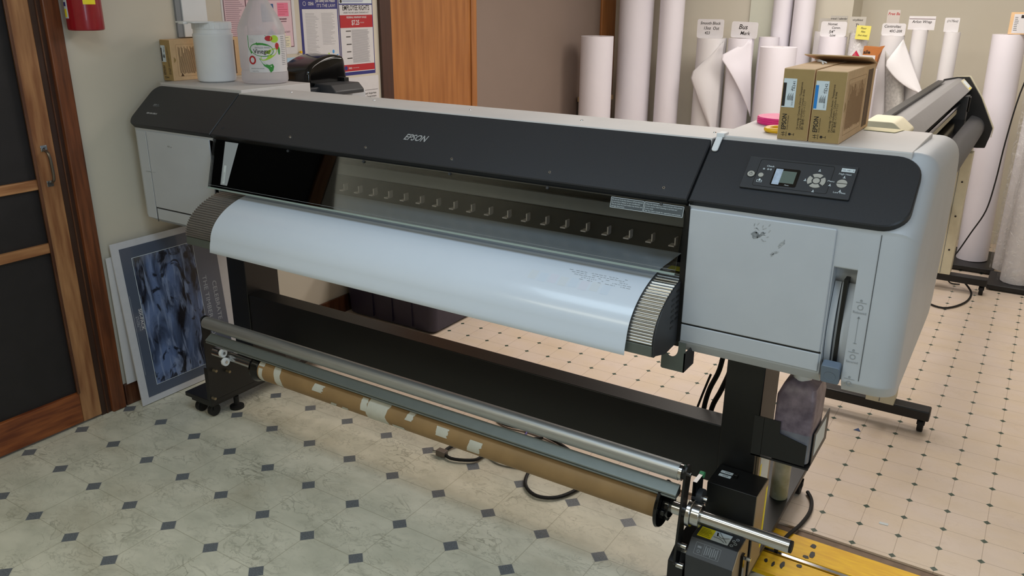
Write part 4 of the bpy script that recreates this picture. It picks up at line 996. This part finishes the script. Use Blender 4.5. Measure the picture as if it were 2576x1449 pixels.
# push pins
for (y, z, mt, lb) in ((1.712, 1.512, YELP, 'yellow push pin at the corner of the pink hazard poster'), (1.728, 1.488, TEAL, 'green push pin above the pale blue tax notice')):
    p = G().cyl((WX+.002, y, z), (WX+.012, y, z), .003, mt, 10).cyl((WX+.012, y, z), (WX+.018, y, z), .0075, mt, 12, .006).build('push_pin'); tag(p, lb, 'push pin')
# tax notice
t, f, W, H = poster('tax_notice', 1.570, 1.300, 1.712, 1.487, 'pale blue tax information sheet pinned right of the jug', POSTW, cat='notice')
g = G().rect(f, 0, H-.05, W, H, M('light_blue_print', (170, 206, 232), .5), 0, .0004).text(f, 'Tax Information', W/2+.01, H-.036, .020, M('mid_blue_print', (60, 120, 180), .5), .0008, 'C', wide=W*.86)
g.rect(f, .02, H-.075, W-.02, H-.062, M('mid_blue_print', (60, 120, 180), .5), 0, .0004).lines(f, .02, .02, W-.02, H-.085, 10, PALEB, .4, .0005, .3, 4)
g.build('notice_print', t)
# job safety poster
t, f, W, H = poster('safety_poster', 1.735, 1.44, 2.014, 1.95, 'white job safety law poster with navy border and blue figures', NAVY)
g = G().rect(f, .016, 0, W-.008, .283, POSTW, 0, .0005)
g.text(f, 'Job Safety and Health', W-.02, .318, .026, POSTW, .0006, 'R', wide=.145, bold=.015).text(f, "IT'S THE LAW!", W-.02, .292, .024, POSTW, .0006, 'R', wide=.135)
g.text(f, 'OSHA', .062, .302, .024, POSTW, .0006, wide=.04, bold=.02).ring(f, ringpts(.035, .31, .011, 16), ringpts(.035, .31, .009, 16), 0, .0006, POSTW)
g.lines(f, .035, .05, .130, .265, 30, PTXT, .25, .0007, .4, 6).lines(f, .150, .10, .250, .265, 24, PTXT, .25, .0007, .4, 7)
LBLU = M('figure_blue', (70, 150, 215), .5)
for (x, y, sx, mt) in ((.225, .035, 1.0, LBLU), (.190, .028, .8, LIME)):
    g.ext(f, el(x, y+.028*sx, .008*sx, .010*sx), 0, .0008, mt).ext(f, [(x-.014*sx, -.0), (x+.014*sx, 0), (x+.013*sx, y+.02*sx-.012), (x-.012*sx, y+.02*sx-.012)], 0, .0008, mt)
g.ext(f, [(.235, .03), (.262, .046), (.262, .050), (.235, .042)], 0, .0008, LBLU).ext(f, el(.15, .022, .012, .016, .6), 0, .0008, TEAL)
g.build('poster_print', t)
# employee rights poster
t, f, W, H = poster('rights_poster', 2.020, 1.368, 2.292, 1.95, 'employee rights poster with red seven dollar wage band', NAVY)
W_ = W-.012
g = G().rect(f, .004, .018, W-.006, .375, POSTW, 0, .0005).rect(f, .004, .382, W-.006, .405, LABW, 0, .0005).rect(f, .004, .418, W-.006, .5, POSTW, 0, .0005)
g.text(f, 'EMPLOYEE RIGHTS', .006+W_/2, .347, .038, INKDK, .0008, 'C', wide=.215, bold=.015).text(f, 'UNDER THE FAIR LABOR STANDARDS ACT', .006+W_/2, .330, .013, INKDK, .0008, 'C', wide=.205)
g.rect(f, .004, .255, W-.006, .322, RED, .0005, .0008).text(f, 'FEDERAL MINIMUM WAGE', .006+W_/2, .305, .014, POSTW, .001, 'C', wide=.16, bold=.02).text(f, '$7.25', .125, .270, .036, POSTW, .001, 'C', wide=.062, bold=.02).text(f, 'PER HOUR', .165, .278, .009, POSTW, .001, wide=.03)
g.lines(f, .09, .065, .235, .245, 46, PTXT, .5, .0007, .15, 12)
for k, z in enumerate((.235, .205, .165, .125, .09)): g.rect(f, .045, z, .085-.006*(k % 2), z+.005, INKDK, .0006, .0009)
g.rect(f, .004, .022, W-.006, .058, RED, .0005, .0008).ext(f, ringpts(.03, .040, .012, 16), .0008, .001, NAVY).text(f, 'WHD', .05, .034, .014, POSTW, .001, wide=.028, bold=.02).text(f, 'WAGE AND HOUR DIVISION', .085, .037, .006, POSTW, .001, wide=.05)
g.ext(f, ringpts(.018, .3935, .009, 14), .0005, .0008, INKDK).lines(f, .03, .388, .2, .400, 2, M('navy_light', (110, 110, 170), .5), .4, .0007, .1, 3)
g.build('poster_print', t)
t, f, W, H = poster('white_notice', 2.06, 1.14, 2.315, 1.355, 'white notice sheet low on the wall under the employee rights poster', POSTW, cat='notice')
g = G().rect(f, .02, .135, W-.01, .137, INKDK, 0, .0004).text(f, 'Work Related Injuries', .03, .112, .016, INKDK, .0006, wide=.2, bold=.01).text(f, 'to the Insurance Department', .03, .095, .014, INKDK, .0006, wide=.2, bold=.01).rect(f, .03, .065, .1, .078, INKDK, 0, .0004).rect(f, .15, .065, .23, .085, INKDK, 0, .0004)
g.build('notice_print', t)

# mounted print leaning at the left, and the white board behind it
t = thing('mounted_print', (.02, .80, 0), 'blue framed winter scene print turned on its side, leaning on the left wall', 'framed print')
B0 = Vector((.040, .500, .004)); B1 = Vector((.040, 1.135, .004)); T0 = Vector((-.020, .462, .772))
LU = (B1-B0).normalized(); LV = (T0-B0); LV = (LV-LU*LV.dot(LU)).normalized()
LF = Fr(B0, LU, LV); LW, LH = .66, .765
G().rect(LF, 0, 0, LW, LH, M('silver_mat_board', (206, 206, 212), .4, var=.04), -.006, 0).build('mat_board', t)
fr_ = Fr(LF.p(0, 0, .0002), LU, LV)
G().rect(fr_, .036, .030, .527, LH-.030, PHOTOB, 0, .0012).rect(fr_, .575, .42, .593, .44, INKDK, 0, .0012).build('print_sheet', t)
ar = G().rect(fr_, .086, .075, .404, LH-.080, LABW, .0012, .0016).rect(fr_, .088, .077, .402, LH-.082, ART, .0016, .002).build('picture', t)
PALET = M('pale_print', (170, 176, 186), .5)
g = G().text(fr_, 'CELEBRATE', .474, .468, .032, PALET, .0016, rot=-90, wide=.20).text(fr_, 'THE TIMBER WOLF', .424, .508, .032, PALET, .0016, rot=-90, wide=.34)
g.text(fr_, 'SIX-PACK', .070, .45, .020, POSTW, .0016, rot=-90, wide=.10, bold=.015).text(fr_, 'WIN THESE TITLES', .058, .42, .010, PALET, .0016, rot=-90, wide=.07).text(fr_, '& MORE', .050, .42, .010, PALET, .0016, rot=-90, wide=.05)
g.lines(fr_, .0405, .14, .042, .52, 1, PALET, .8, .0013, 0, 1, 'v')
g.build('lettering', t)
a = G().rect(Fr((-.024, .480, .108), (0, 1, 0), (-.012, 0, 1)), 0, 0, .64, .60, POSTW, -.005, 0).build('white_board'); tag(a, 'plain white board tucked behind the leaning blue print', 'board')

# tote behind the printer
t = thing('storage_tote', (.35, 2.15, 0), 'dark purple plastic storage tote on the floor behind the printer', 'storage bin')
def tsec(k, z): return [(a, b, z) for a, b in rrect(.0+k, 1.90+k, .64-k, 2.38-k, .04, 5)]
G().loft([tsec(.02, .003), tsec(.0, .02), tsec(-.02, .40)], TOTE).build('tub', t)
g = G()
for x in (.20, .345, .49): g.box((x-.004, 1.887, .03), (x+.004, 1.90, .38), TOTE)
g.build('ribs', t)
G().loft([[(a, b, z) for a, b in rrect(-.03, 1.86, .68, 2.42, .05, 5)] for z in (.40, .43)], M('tote_lid', (30, 28, 38), .4)).build('lid', t, .005)

# ------------------------------------------------------------------ cables
def cable(name, pts, r, label, mt=RUBBER, loc=None):
    return tag(G().tube(pts, r, mt, 8, 5).build(name), label, 'cable')
cable('power_cable', [(1.73, 1.25, .012), (1.62, 1.13, .012), (1.60, 1.00, .012), (1.585, .94, .012), (1.50, .90, .012), (1.445, .935, .012), (1.47, 1.02, .014), (1.58, 1.03, .020), (1.68, .99, .012), (1.80, 1.02, .012)], .007, 'black cable looped on the marbled floor, ending at a plug')
G().box((1.425, .895, .004), (1.468, .925, .028), M('grey_plug', (110, 98, 88), .5)).cyl((1.43, .91, .016), (1.405, .902, .012), .006, CHROME, 10).build('plug', bpy.data.objects['power_cable'], .003)
cable('power_cable', [(1.80, 1.10, .010), (1.82, .98, .010), (1.86, .90, .010), (1.93, .865, .010), (2.0, .90, .010), (2.04, 1.0, .010), (2.05, 1.12, .010)], .007, 'black cable making a single round loop under the cardboard core')
cable('power_cable', [(1.42, 1.33, .012), (1.52, 1.26, .012), (1.66, 1.27, .014), (1.80, 1.25, .012), (1.98, 1.18, .012), (2.2, 1.15, .01)], .007, 'black cable running across the floor behind the guide channel')
cable('blue_cable', [(1.60, 1.30, .010), (1.64, 1.27, .013), (1.66, 1.20, .010)], .004, 'thin violet blue cable among the black ones under the bar', M('violet_cable', (90, 80, 150), .5))
cable('power_cable', [(2.545, 1.0, .84), (2.548, 1.0, .74), (2.537, 1.0, .64), (2.51, 1.0, .56), (2.50, .99, .49), (2.50, .98, .40)], .0085, 'left of two thick black cables dropping from the printer')
cable('power_cable', [(2.580, 1.0, .84), (2.582, 1.0, .76), (2.575, 1.0, .66), (2.55, 1.0, .57), (2.527, .99, .50), (2.52, .98, .40)], .0085, 'right of two thick black cables dropping beside the leg')
cable('power_cable', [(2.50, 1.03, .60), (2.478, 1.03, .52), (2.46, 1.02, .44)], .004, 'thin black cable splitting off left of the two thick ones')
cable('power_cable', [(2.20, 1.5, .012), (2.37, 1.62, .010), (2.52, 1.74, .010), (2.72, 1.80, .010)], .007, 'brown grey cable lying on the beige floor behind the beam', M('brown_cable', (92, 78, 70), .6))
cable('power_cable', [(2.785, 1.45, .012), (2.812, 1.40, .012), (2.825, 1.32, .012), (2.815, 1.22, .012), (2.795, 1.12, .018), (2.785, 1.02, .020)], .007, 'black cable curling round the right base plate')
cable('blue_cable', [(2.778, .90, .16), (2.79, .96, .12), (2.795, 1.04, .06), (2.785, 1.10, .02)], .0055, 'blue cable coming down from the switch box', M('navy_cable', (40, 50, 90), .4))

# dirty tube on the base plate
tag(G().lathe([(.030, 0), (.031, .004), (.031, .34), (.028, .344), (.0, .344)], (2.728, 1.22, .1025), DIRTY, 28).build('white_tube'), 'grimy white tube standing on the right base plate', 'tube')
# scrap on floor
tag(G().rect(Fr((3.05, 1.40, .0025), (1, .1, 0), (0, 1, 0)), 0, 0, .03, .014, LABW, 0, .0008).build('paper_scrap'), 'tiny white paper scrap on the beige floor', 'paper scrap')
tag(G().ext(Fr((2.83, 2.07, .0025), (1, 0, 0), (0, 1, 0)), [(0, 0), (.03, 0), (.016, .028)], 0, .001, M('blue_scrap_mat', (40, 70, 120), .5)).build('blue_scrap'), 'small blue scrap on the floor right of the waste bottle', 'scrap')

# ------------------------------------------------------------------ vinyl cutter on its stand (behind, right)
V = thing('vinyl_cutter', (2.86, 3.3, 0), 'grey and black vinyl cutter on cream stand in the back room', 'cutting plotter')
FY = lambda y: Fr((0, y, 0), (1, 0, 0), (0, 0, 1))
Y0, Y1 = 2.02, 4.58
G().ext(FY(Y1), roundpoly([(2.700, 1.300), (2.786, 1.322), (2.815, 1.318), (2.872, 1.262), (2.864, 1.252), (2.80, 1.295), (2.70, 1.27)], .003), 0, Y1-2.25, GREYC).build('long_cover', V, .001)
G().box((2.70, 2.25, 1.318), (2.735, 4.3, 1.326), BLKM).build('top_slot', V)
G().ext(FY(Y1), [(2.70, 1.27), (2.775, 1.27), (2.79, 1.13), (2.80, 1.0), (2.70, 1.0)], 0, Y1-Y0, BLKM).build('inner_body', V)
G().box((2.80, Y0+.2, 1.135), (2.834, Y1, 1.165), CREAM).build('rail', V, .002)
G().cyl((2.84, Y0+.2, 1.195), (2.84, Y1, 1.195), .012, BLKG, 16).build('round_rail', V)
G().ext(FY(Y1), roundpoly([(2.80, 1.10), (2.90, 1.10), (2.955, 1.085), (2.985, 1.04), (2.975, .98), (2.93, .93), (2.80, .90)], [0, .02, .03, .03, .03, .02, 0]), 0, Y1-Y0, DARKG).build('lower_cover', V, sharp=40)
G().box((2.80, Y0+.2, 1.098), (2.90, Y1, 1.106), BLKG).build('platen', V)
G().ext(FY(Y1+.035), roundpoly([(2.70, .90), (2.958, .898), (3.004, .902), (3.010, .935), (3.018, .967), (3.025, 1.025), (2.930, 1.211), (2.845, 1.332), (2.775, 1.328), (2.70, 1.31)], .006), 0, .035, BLKM).ext(FY(Y1+.036), roundpoly([(2.70, 1.30), (2.775, 1.33), (2.85, 1.337), (2.935, 1.214), (3.031, 1.027), (3.026, .965), (3.022, .967), (3.0245, 1.025), (2.93, 1.209), (2.845, 1.330), (2.775, 1.326), (2.70, 1.298)], 0), -.008, .002, CREAM).build('end_plate', V)
G().ext(Fr((2.8145, Y1-.18, 1.3190), (1, 0, -.99), (0, 1, 0)), [(.0, 0), (.076, 0), (.076, .17), (.0, .17)], 0, .004, CREAM).rect(Fr((2.8175, Y1-.18, 1.3222), (1, 0, -.99), (0, 1, 0)), .012, .02, .062, .14, LABW, 0, .001).rect(Fr((2.8175, Y1-.18, 1.3222), (1, 0, -.99), (0, 1, 0)), .065, .03, .075, .1, LABY, 0, .001).build('end_cap', V)
G().box((2.80, Y1-.32, 1.10), (2.885, Y1-.22, 1.245), DARKG).box((2.885, Y1-.30, 1.15), (2.895, Y1-.24, 1.24), BLKG).build('cutting_carriage', V, .004)
G().ext(FY(2.25), roundpoly([(2.66, 1.30), (2.70, 1.343), (2.80, 1.343), (2.852, 1.300), (2.84, 1.27), (2.66, 1.27)], .012), 0, .22, CREAM).build('end_cap', V, .003)
G().box((2.66, Y0, .95), (2.86, Y0+.05, 1.27), BLKM).build('end_plate', V, .003)
for y in (2.17, 4.32):
    G().box((2.845, y, .115), (2.960, y+.11, .90), CREAM).box((2.900, y-.003, .12), (2.903, y, .89), GREYTXT).build('stand_post', V, .004)
    G().box((2.50 if y < 3 else 2.72, y+.02, .065), (3.105 if y < 3 else 3.175, y+.09, .113), BLKM).build('foot_bar', V, .006)
    for x in ((2.54 if y < 3 else 2.75), (3.075 if y < 3 else 3.15)): caster(x, y+.055, .066, V, .031)
G().box((2.85, 2.28, .48), (2.87, 4.32, .62), M('cross_bar_grey', (120, 118, 110), .5)).build('cross_bar', V, .003)
g = G()
for z in (.72, .5, .28): g.cyl((2.93, 4.3175, z), (2.93, 4.3195, z), .006, INKDK, 10)
g.build('screw', V)
a = G().ext(Fr((2.848, 1.12, 1.4312), (1, 0, 0), (0, 1, 0)), [(0, .01), (.085, .0), (.10, .07), (-.005, .075)], 0, .0012, M('pale_yellow_paper', (240, 230, 180), .6))
tag(a.build('yellow_paper'), 'loose pale yellow paper behind the ink cartons on the right end', 'paper')
cable('thin_cable', [(3.23, 4.62, 1.9), (3.20, 4.60, 1.6), (3.135, 4.58, 1.25), (3.11, 4.58, .95), (3.10, 4.60, .70), (3.08, 4.60, .5), (3.02, 4.60, .34), (2.965, 4.60, .20), (2.93, 4.55, .14), (2.95, 4.50, .02), (3.02, 4.5, .01)], .0045, 'long thin dark cable hanging down in front of the white rolls')
cable('power_cable', [(2.75, 4.35, .01), (2.85, 4.05, .01), (2.98, 3.95, .01), (3.08, 4.12, .01), (3.10, 4.35, .01), (3.04, 4.45, .05)], .006, 'thin cable curled on the floor around the far cutter foot')

# ------------------------------------------------------------------ media rolls standing at the back wall
def roll(x, y, r, z1, label, mt=PAPER, z0=.045, dx=0.0, dy=0.0, group='rolls standing along the back wall', ci=.038):
    ci = min(ci, r*.55)
    t = thing('media_roll', (x, y, 0), label, 'paper roll', group)
    p0, p1 = Vector((x, y, z0)), Vector((x+dx, y+dy, z1))
    G().cyl(p0, p1, r, mt, 40, inner=ci).build('paper', t, sharp=40)
    G().cyl(p0, p1-(p1-p0).normalized()*.004, ci, KRAFT, 20, inner=ci-.004).build('core', t)
    return t
def rack(x0, x1, y0, y1, lab):
    t = thing('roll_rack_base', ((x0+x1)/2, (y0+y1)/2, 0), lab, 'rack base')
    G().box((x0, y0, .012), (x1, y1, .042), BLKM).build('plate', t, .004)
    for x in (x0+.03, x1-.03): G().cyl((x, y0+.03, 0), (x, y0+.03, .012), .014, RUBBER, 12).build('foot', t)
rack(.14, 1.24, 4.78, 5.38, 'black rack base under the rolls at the left of the back wall')
rack(1.26, 2.80, 4.60, 5.38, 'black rack base under the middle rolls by the wall step')
rack(2.82, 3.19, 4.85, 5.35, 'black rack base under the thick white roll behind the cutter')
rack(3.17, 3.62, 4.50, 4.84, 'black rack base nearest the right edge under the wrapped rolls')
roll(.215, 4.60, .128, 1.505, 'short thick white roll standing beside the wooden corner trim', z0=.002)
roll(.312, 5.1, .140, 2.25, 'tall thick white roll running out of the top, left one')
roll(.622, 5.1, .098, 2.25, 'tall slimmer white roll running out of the top, second from left')
r4 = roll(.965, 5.12, .116, 1.495, 'roll whose matte sheet curls loose under the 13oz card', PAPER2)
r5 = roll(1.205, 5.1, .097, 1.500, 'roll with a bright white corner peeling left, right of the 13oz roll')
roll(1.397, 5.18, .076, 1.512, 'slim white roll directly behind the roll with the peeling corner')
roll(1.590, 4.76, .128, 1.463, 'thick pinkish white roll in front of the tall pair')
roll(1.433, 5.338, .074, 2.25, 'tall white roll out of the top, left of the pair at the wall step')
roll(1.605, 5.30, .079, 2.25, 'tall white roll out of the top, right of the pair at the wall step')
r10 = roll(1.885, 5.1, .095, 1.532, 'bright white roll below the 54 inch card')
roll(1.775, 5.25, .060, 1.560, 'slim grey white roll just left of the 54 inch card roll', PAPER2)
bagr = roll(2.062, 5.09, .060, 1.56, 'roll in crumpled clear bag with a yellow sticky note', PAPER2)
r13 = roll(2.28, 5.12, .079, 1.548, 'roll with a large curled speckled sheet behind the orange carton', PAPER2)
roll(2.200, 4.88, .055, 1.332, 'slim white roll holding the open orange brown carton')
roll(2.455, 5.1, .050, 1.592, 'slim white roll under the card with a maroon line', PAPER2)
roll(2.657, 5.1, .050, 1.582, 'slim white roll under the small card marked 1175cc', PAPER2)
roll(3.035, 5.08, .100, 1.578, 'thick white roll behind the cutter stand at right', dx=-.04)
wr = []
for (x, y, r, z1, lb) in ((3.235, 4.92, .062, 1.30, 'roll in crinkled clear wrap, farther of the wrapped pair'), (3.33, 4.66, .095, 1.40, 'roll in crinkled clear wrap cut by the right edge')):
    t = roll(x, y, r, z1, lb, PAPER2)
    rnd = random.Random(int(x*100)); secs = []
    for k in range(15):
        z = .046+(z1-.03)*k/14; n = 20
        secs.append([(x+(r+.012+.016*rnd.random())*math.cos(2*math.pi*j/n), y+(r+.012+.016*rnd.random())*math.sin(2*math.pi*j/n), z) for j in range(n)])
    G().loft(secs, WRAPP, caps=False).build('plastic_wrap', t)
# bag on the bagged roll, sticker, red diamond
rnd = random.Random(33); secs = []
for k in range(9):
    z = 1.12+.46*k/8; n = 16
    secs.append([(2.062+(.063+.010*rnd.random())*math.cos(2*math.pi*j/n), 5.09+(.063+.010*rnd.random())*math.sin(2*math.pi*j/n), z) for j in range(n)])
G().loft(secs, WRAPP, caps=False).build('plastic_bag', bagr)
G().ext(FF(5.022), [(2.02, 1.40), (2.07, 1.475), (2.12, 1.40), (2.07, 1.33)], 0, .001, POSTW).ext(FF(5.022), [(2.04, 1.40), (2.07, 1.445), (2.10, 1.40), (2.07, 1.36)], .001, .0015, M('crimson_print', (190, 30, 70), .5)).build('hazard_sticker', bagr)
# curled sheets
def flap(parent, H0, H1, tip, mt, curve=.25, bulge=.04, name='curled_sheet', n=14, ytip=0.0):
    H0, H1, tip = Vector(H0), Vector(H1), Vector(tip); V_ = []
    for i in range(n+1):
        s_ = i/n; h = H0.lerp(H1, s_)
        split = .32
        if s_ < split: e = H0.lerp(tip, s_/split)
        else:
            t_ = (s_-split)/(1-split); mid = tip.lerp(H1, .5)+Vector((curve*(H1.x-tip.x), 0, curve*.3))
            e = tip*(1-t_)**2+mid*2*t_*(1-t_)+H1*t_*t_
        for j in range(n+1):
            q = j/n; p = h.lerp(e, q); p.y -= bulge*math.sin(math.pi*min(q*1.0, 1)*.8); V_.append(p)
    F = [(i*(n+1)+j, i*(n+1)+j+1, (i+1)*(n+1)+j+1, (i+1)*(n+1)+j) for i in range(n) for j in range(n)]
    return G().add(V_, F, mt).build(name, parent, sharp=80, solid=.001)
flap(r5, (1.300, 5.06, 1.497), (1.372, 4.98, .93), (1.095, 4.95, 1.37), PAPER, .10, .015)
flap(r4, (1.081, 5.08, 1.47), (1.10, 5.0, .74), (.855, 5.0, 1.22), PAPER2, -.05, .05)
flap(r13, (2.36, 5.08, 1.53), (2.56, 4.95, 1.17), (2.285, 4.93, 1.37), PAPER2, -.15, .02)
G().add(*(lambda n=14: ([(2.36+.16*math.sin(q/n*1.5)-.10*(1-(i/n)), 5.03-.06*math.sin(q/n*3), 1.45-.75*i/n-.25*(q/n)*(1-.3*i/n)) for i in range(n+1) for q in range(n+1)], [(i*(n+1)+j, i*(n+1)+j+1, (i+1)*(n+1)+j+1, (i+1)*(n+1)+j) for i in range(n) for j in range(n)]))(), SPECK).build('speckled_sheet', r13, solid=.001)
# cards on top of rolls
def card(x0, z0, x1, z1, y, lines, label, mt=POSTW, r=.015, tilt=0.0, ink=INKDK):
    t = thing('roll_card', ((x0+x1)/2, y, z0), label, 'card', 'handwritten cards on the rolls')
    fr = Fr(((x0+x1)/2, y, z0), (math.cos(tilt), 0, math.sin(tilt)), (-math.sin(tilt), 0, math.cos(tilt)))
    W = x1-x0; H = z1-z0
    G().ext(fr, rrect(-W/2, 0, W/2, H, r), 0, .003, mt).build('card_sheet', t)
    g = G()
    for (s_, u, v, sz) in lines: g.text(fr, s_, u*W/2, v*H, sz, ink, .0036, 'C', shear=.2, bold=.012, wide=None, sx=.95)
    g.build('handwriting', t)
card(.850, 1.4955, 1.065, 1.636, 5.08, (('Smooth Block', 0, .72, .030), ('13oz  Out', .1, .45, .032), ('423', -.2, .2, .030)), 'white rounded card reading 13oz in black marker')
card(1.128, 1.503, 1.333, 1.622, 5.07, (('Bus', -.1, .55, .050), ('Mark', .1, .2, .038)), 'white card with two large handwritten words, right of the 13oz card', tilt=-.03)
card(1.795, 1.5325, 1.975, 1.637, 5.07, (('Nomet', -.1, .75, .024), ('Comm.', .2, .52, .022), ('54"', -.1, .22, .030), ('Low', 0, .02, .024)), 'white card marked 54 with small handwriting')
card(1.745, 1.5605, 1.92, 1.655, 5.21, (('Fl  Rite', .1, .55, .024),), 'greyish card half hidden behind the 54 inch card', M('grey_card', (180, 176, 168), .6))
card(1.835, 1.5322, 1.955, 1.675, 5.16, (('oracal / calendar', 0, .82, .018),), 'rearmost small paper above the 54 inch card', M('grey_card', (180, 176, 168), .6), .003)
card(1.990, 1.5605, 2.100, 1.672, 5.06, (('vinylblast', 0, .75, .020), ('TJ', 0, .4, .028)), 'grey paper flap on the bagged roll', M('grey_card', (180, 176, 168), .6), .004)
card(2.050, 1.520, 2.145, 1.614, 5.012, (('Floor', .0, .75, .018), ('Film', 0, .5, .018), ('(bus stop)', 0, .25, .016)), 'yellow sticky note with pencil writing', NOTE, .001, -.05)
card(2.222, 1.5485, 2.305, 1.720, 5.14, (('Free Ba', .05, .80, .026),), 'small worn card with red writing behind a rounded white card', M('worn_card', (196, 188, 182), .6), .006, ink=RED)
card(2.207, 1.5485, 2.362, 1.632, 5.09, (('Controltac', -.1, .65, .026), ('40C-20R', .2, .28, .024)), 'rounded white card on the roll with the curled speckled sheet')
card(2.375, 1.5925, 2.542, 1.682, 5.08, (('Arlon Wrap', 0, .50, .026),), 'white letterhead card with a maroon line and black marker', r=.001, tilt=.0)
card(2.600, 1.5825, 2.690, 1.675, 5.08, (('(1175cc)', .05, .7, .020),), 'small white card marked 1175cc, rightmost of the cards', r=.006)
fr = FF(5.078)
a = G().rect(fr, 2.377, 1.664, 2.540, 1.6655, M('maroon_print', (96, 44, 66), .5), .0, .004)
a.build('card_stripe', [o_ for o_ in bpy.data.objects if o_.get('label') == 'white letterhead card with a maroon line and black marker'][0])
# open carton in a slim roll, carton at the right edge
t = thing('small_carton', (2.20, 4.88, 1.34), 'open orange brown carton with white label on the slim roll', 'carton')
ORC = M('orange_cardboard', (176, 108, 52), .7, var=.05)
G().ext(FF(4.84), [(2.145, 1.336), (2.235, 1.336), (2.262, 1.478), (2.150, 1.484)], -.08, 0, ORC).ext(FF(4.838), [(2.236, 1.40), (2.285, 1.492), (2.255, 1.486), (2.235, 1.44)], -.002, 0, ORC).build('box', t)
G().rect(FF(4.8395), 2.148, 1.34, 2.232, 1.425, POSTW, 0, .001).lines(FF(4.8395), 2.155, 1.36, 2.215, 1.415, 4, GREYTXT, .3, .0012, .3, 2).build('label', t)
G().text(FF(4.8395), 'aile', 2.152, 1.436, .032, INKDK, .0006, bold=.03).build('lettering', t)
t = thing('brown_parcel', (3.06, 5.08, 1.58), 'brown parcel with white shipping label on the thick roll at the right', 'parcel')
G().box((2.985, 5.0, 1.580), (3.13, 5.12, 1.715), KRAFT).build('box', t, .002)
G().rect(FF(5.0), 3.005, 1.588, 3.12, 1.705, POSTW, 0, .001).lines(FF(5.0), 3.012, 1.6, 3.035, 1.69, 8, GREYTXT, .4, .0012, .3, 2).rect(FF(5.0), 3.045, 1.68, 3.11, 1.70, INKDK, .001, .0013).build('label', t)
for k in range(10): pass
# pale board behind the tall pair
tag(G().box((1.16, 5.398, .0435), (1.352, 5.414, 2.25), M('pale_green_board', (214, 216, 200), .6, var=.02)).build('pale_board'), 'pale greenish board standing upright against the back wall', 'board')
# low cabinet against the shade-toned left wall
t = thing('low_cabinet', (.02, 4.98, 0), 'small white cabinet with light wood top beside the corner trim', 'cabinet')
G().box((WX+.018, 4.78, 0), (.12, 5.10, .965), M('cabinet_white', (196, 188, 180), .5, var=.03)).build('body', t, .003)
G().box((WX+.018, 4.765, .965), (.135, 5.11, 1.005), M('light_wood_top', (206, 176, 134), .5, var=.1, scale=12)).build('worktop', t, .003)
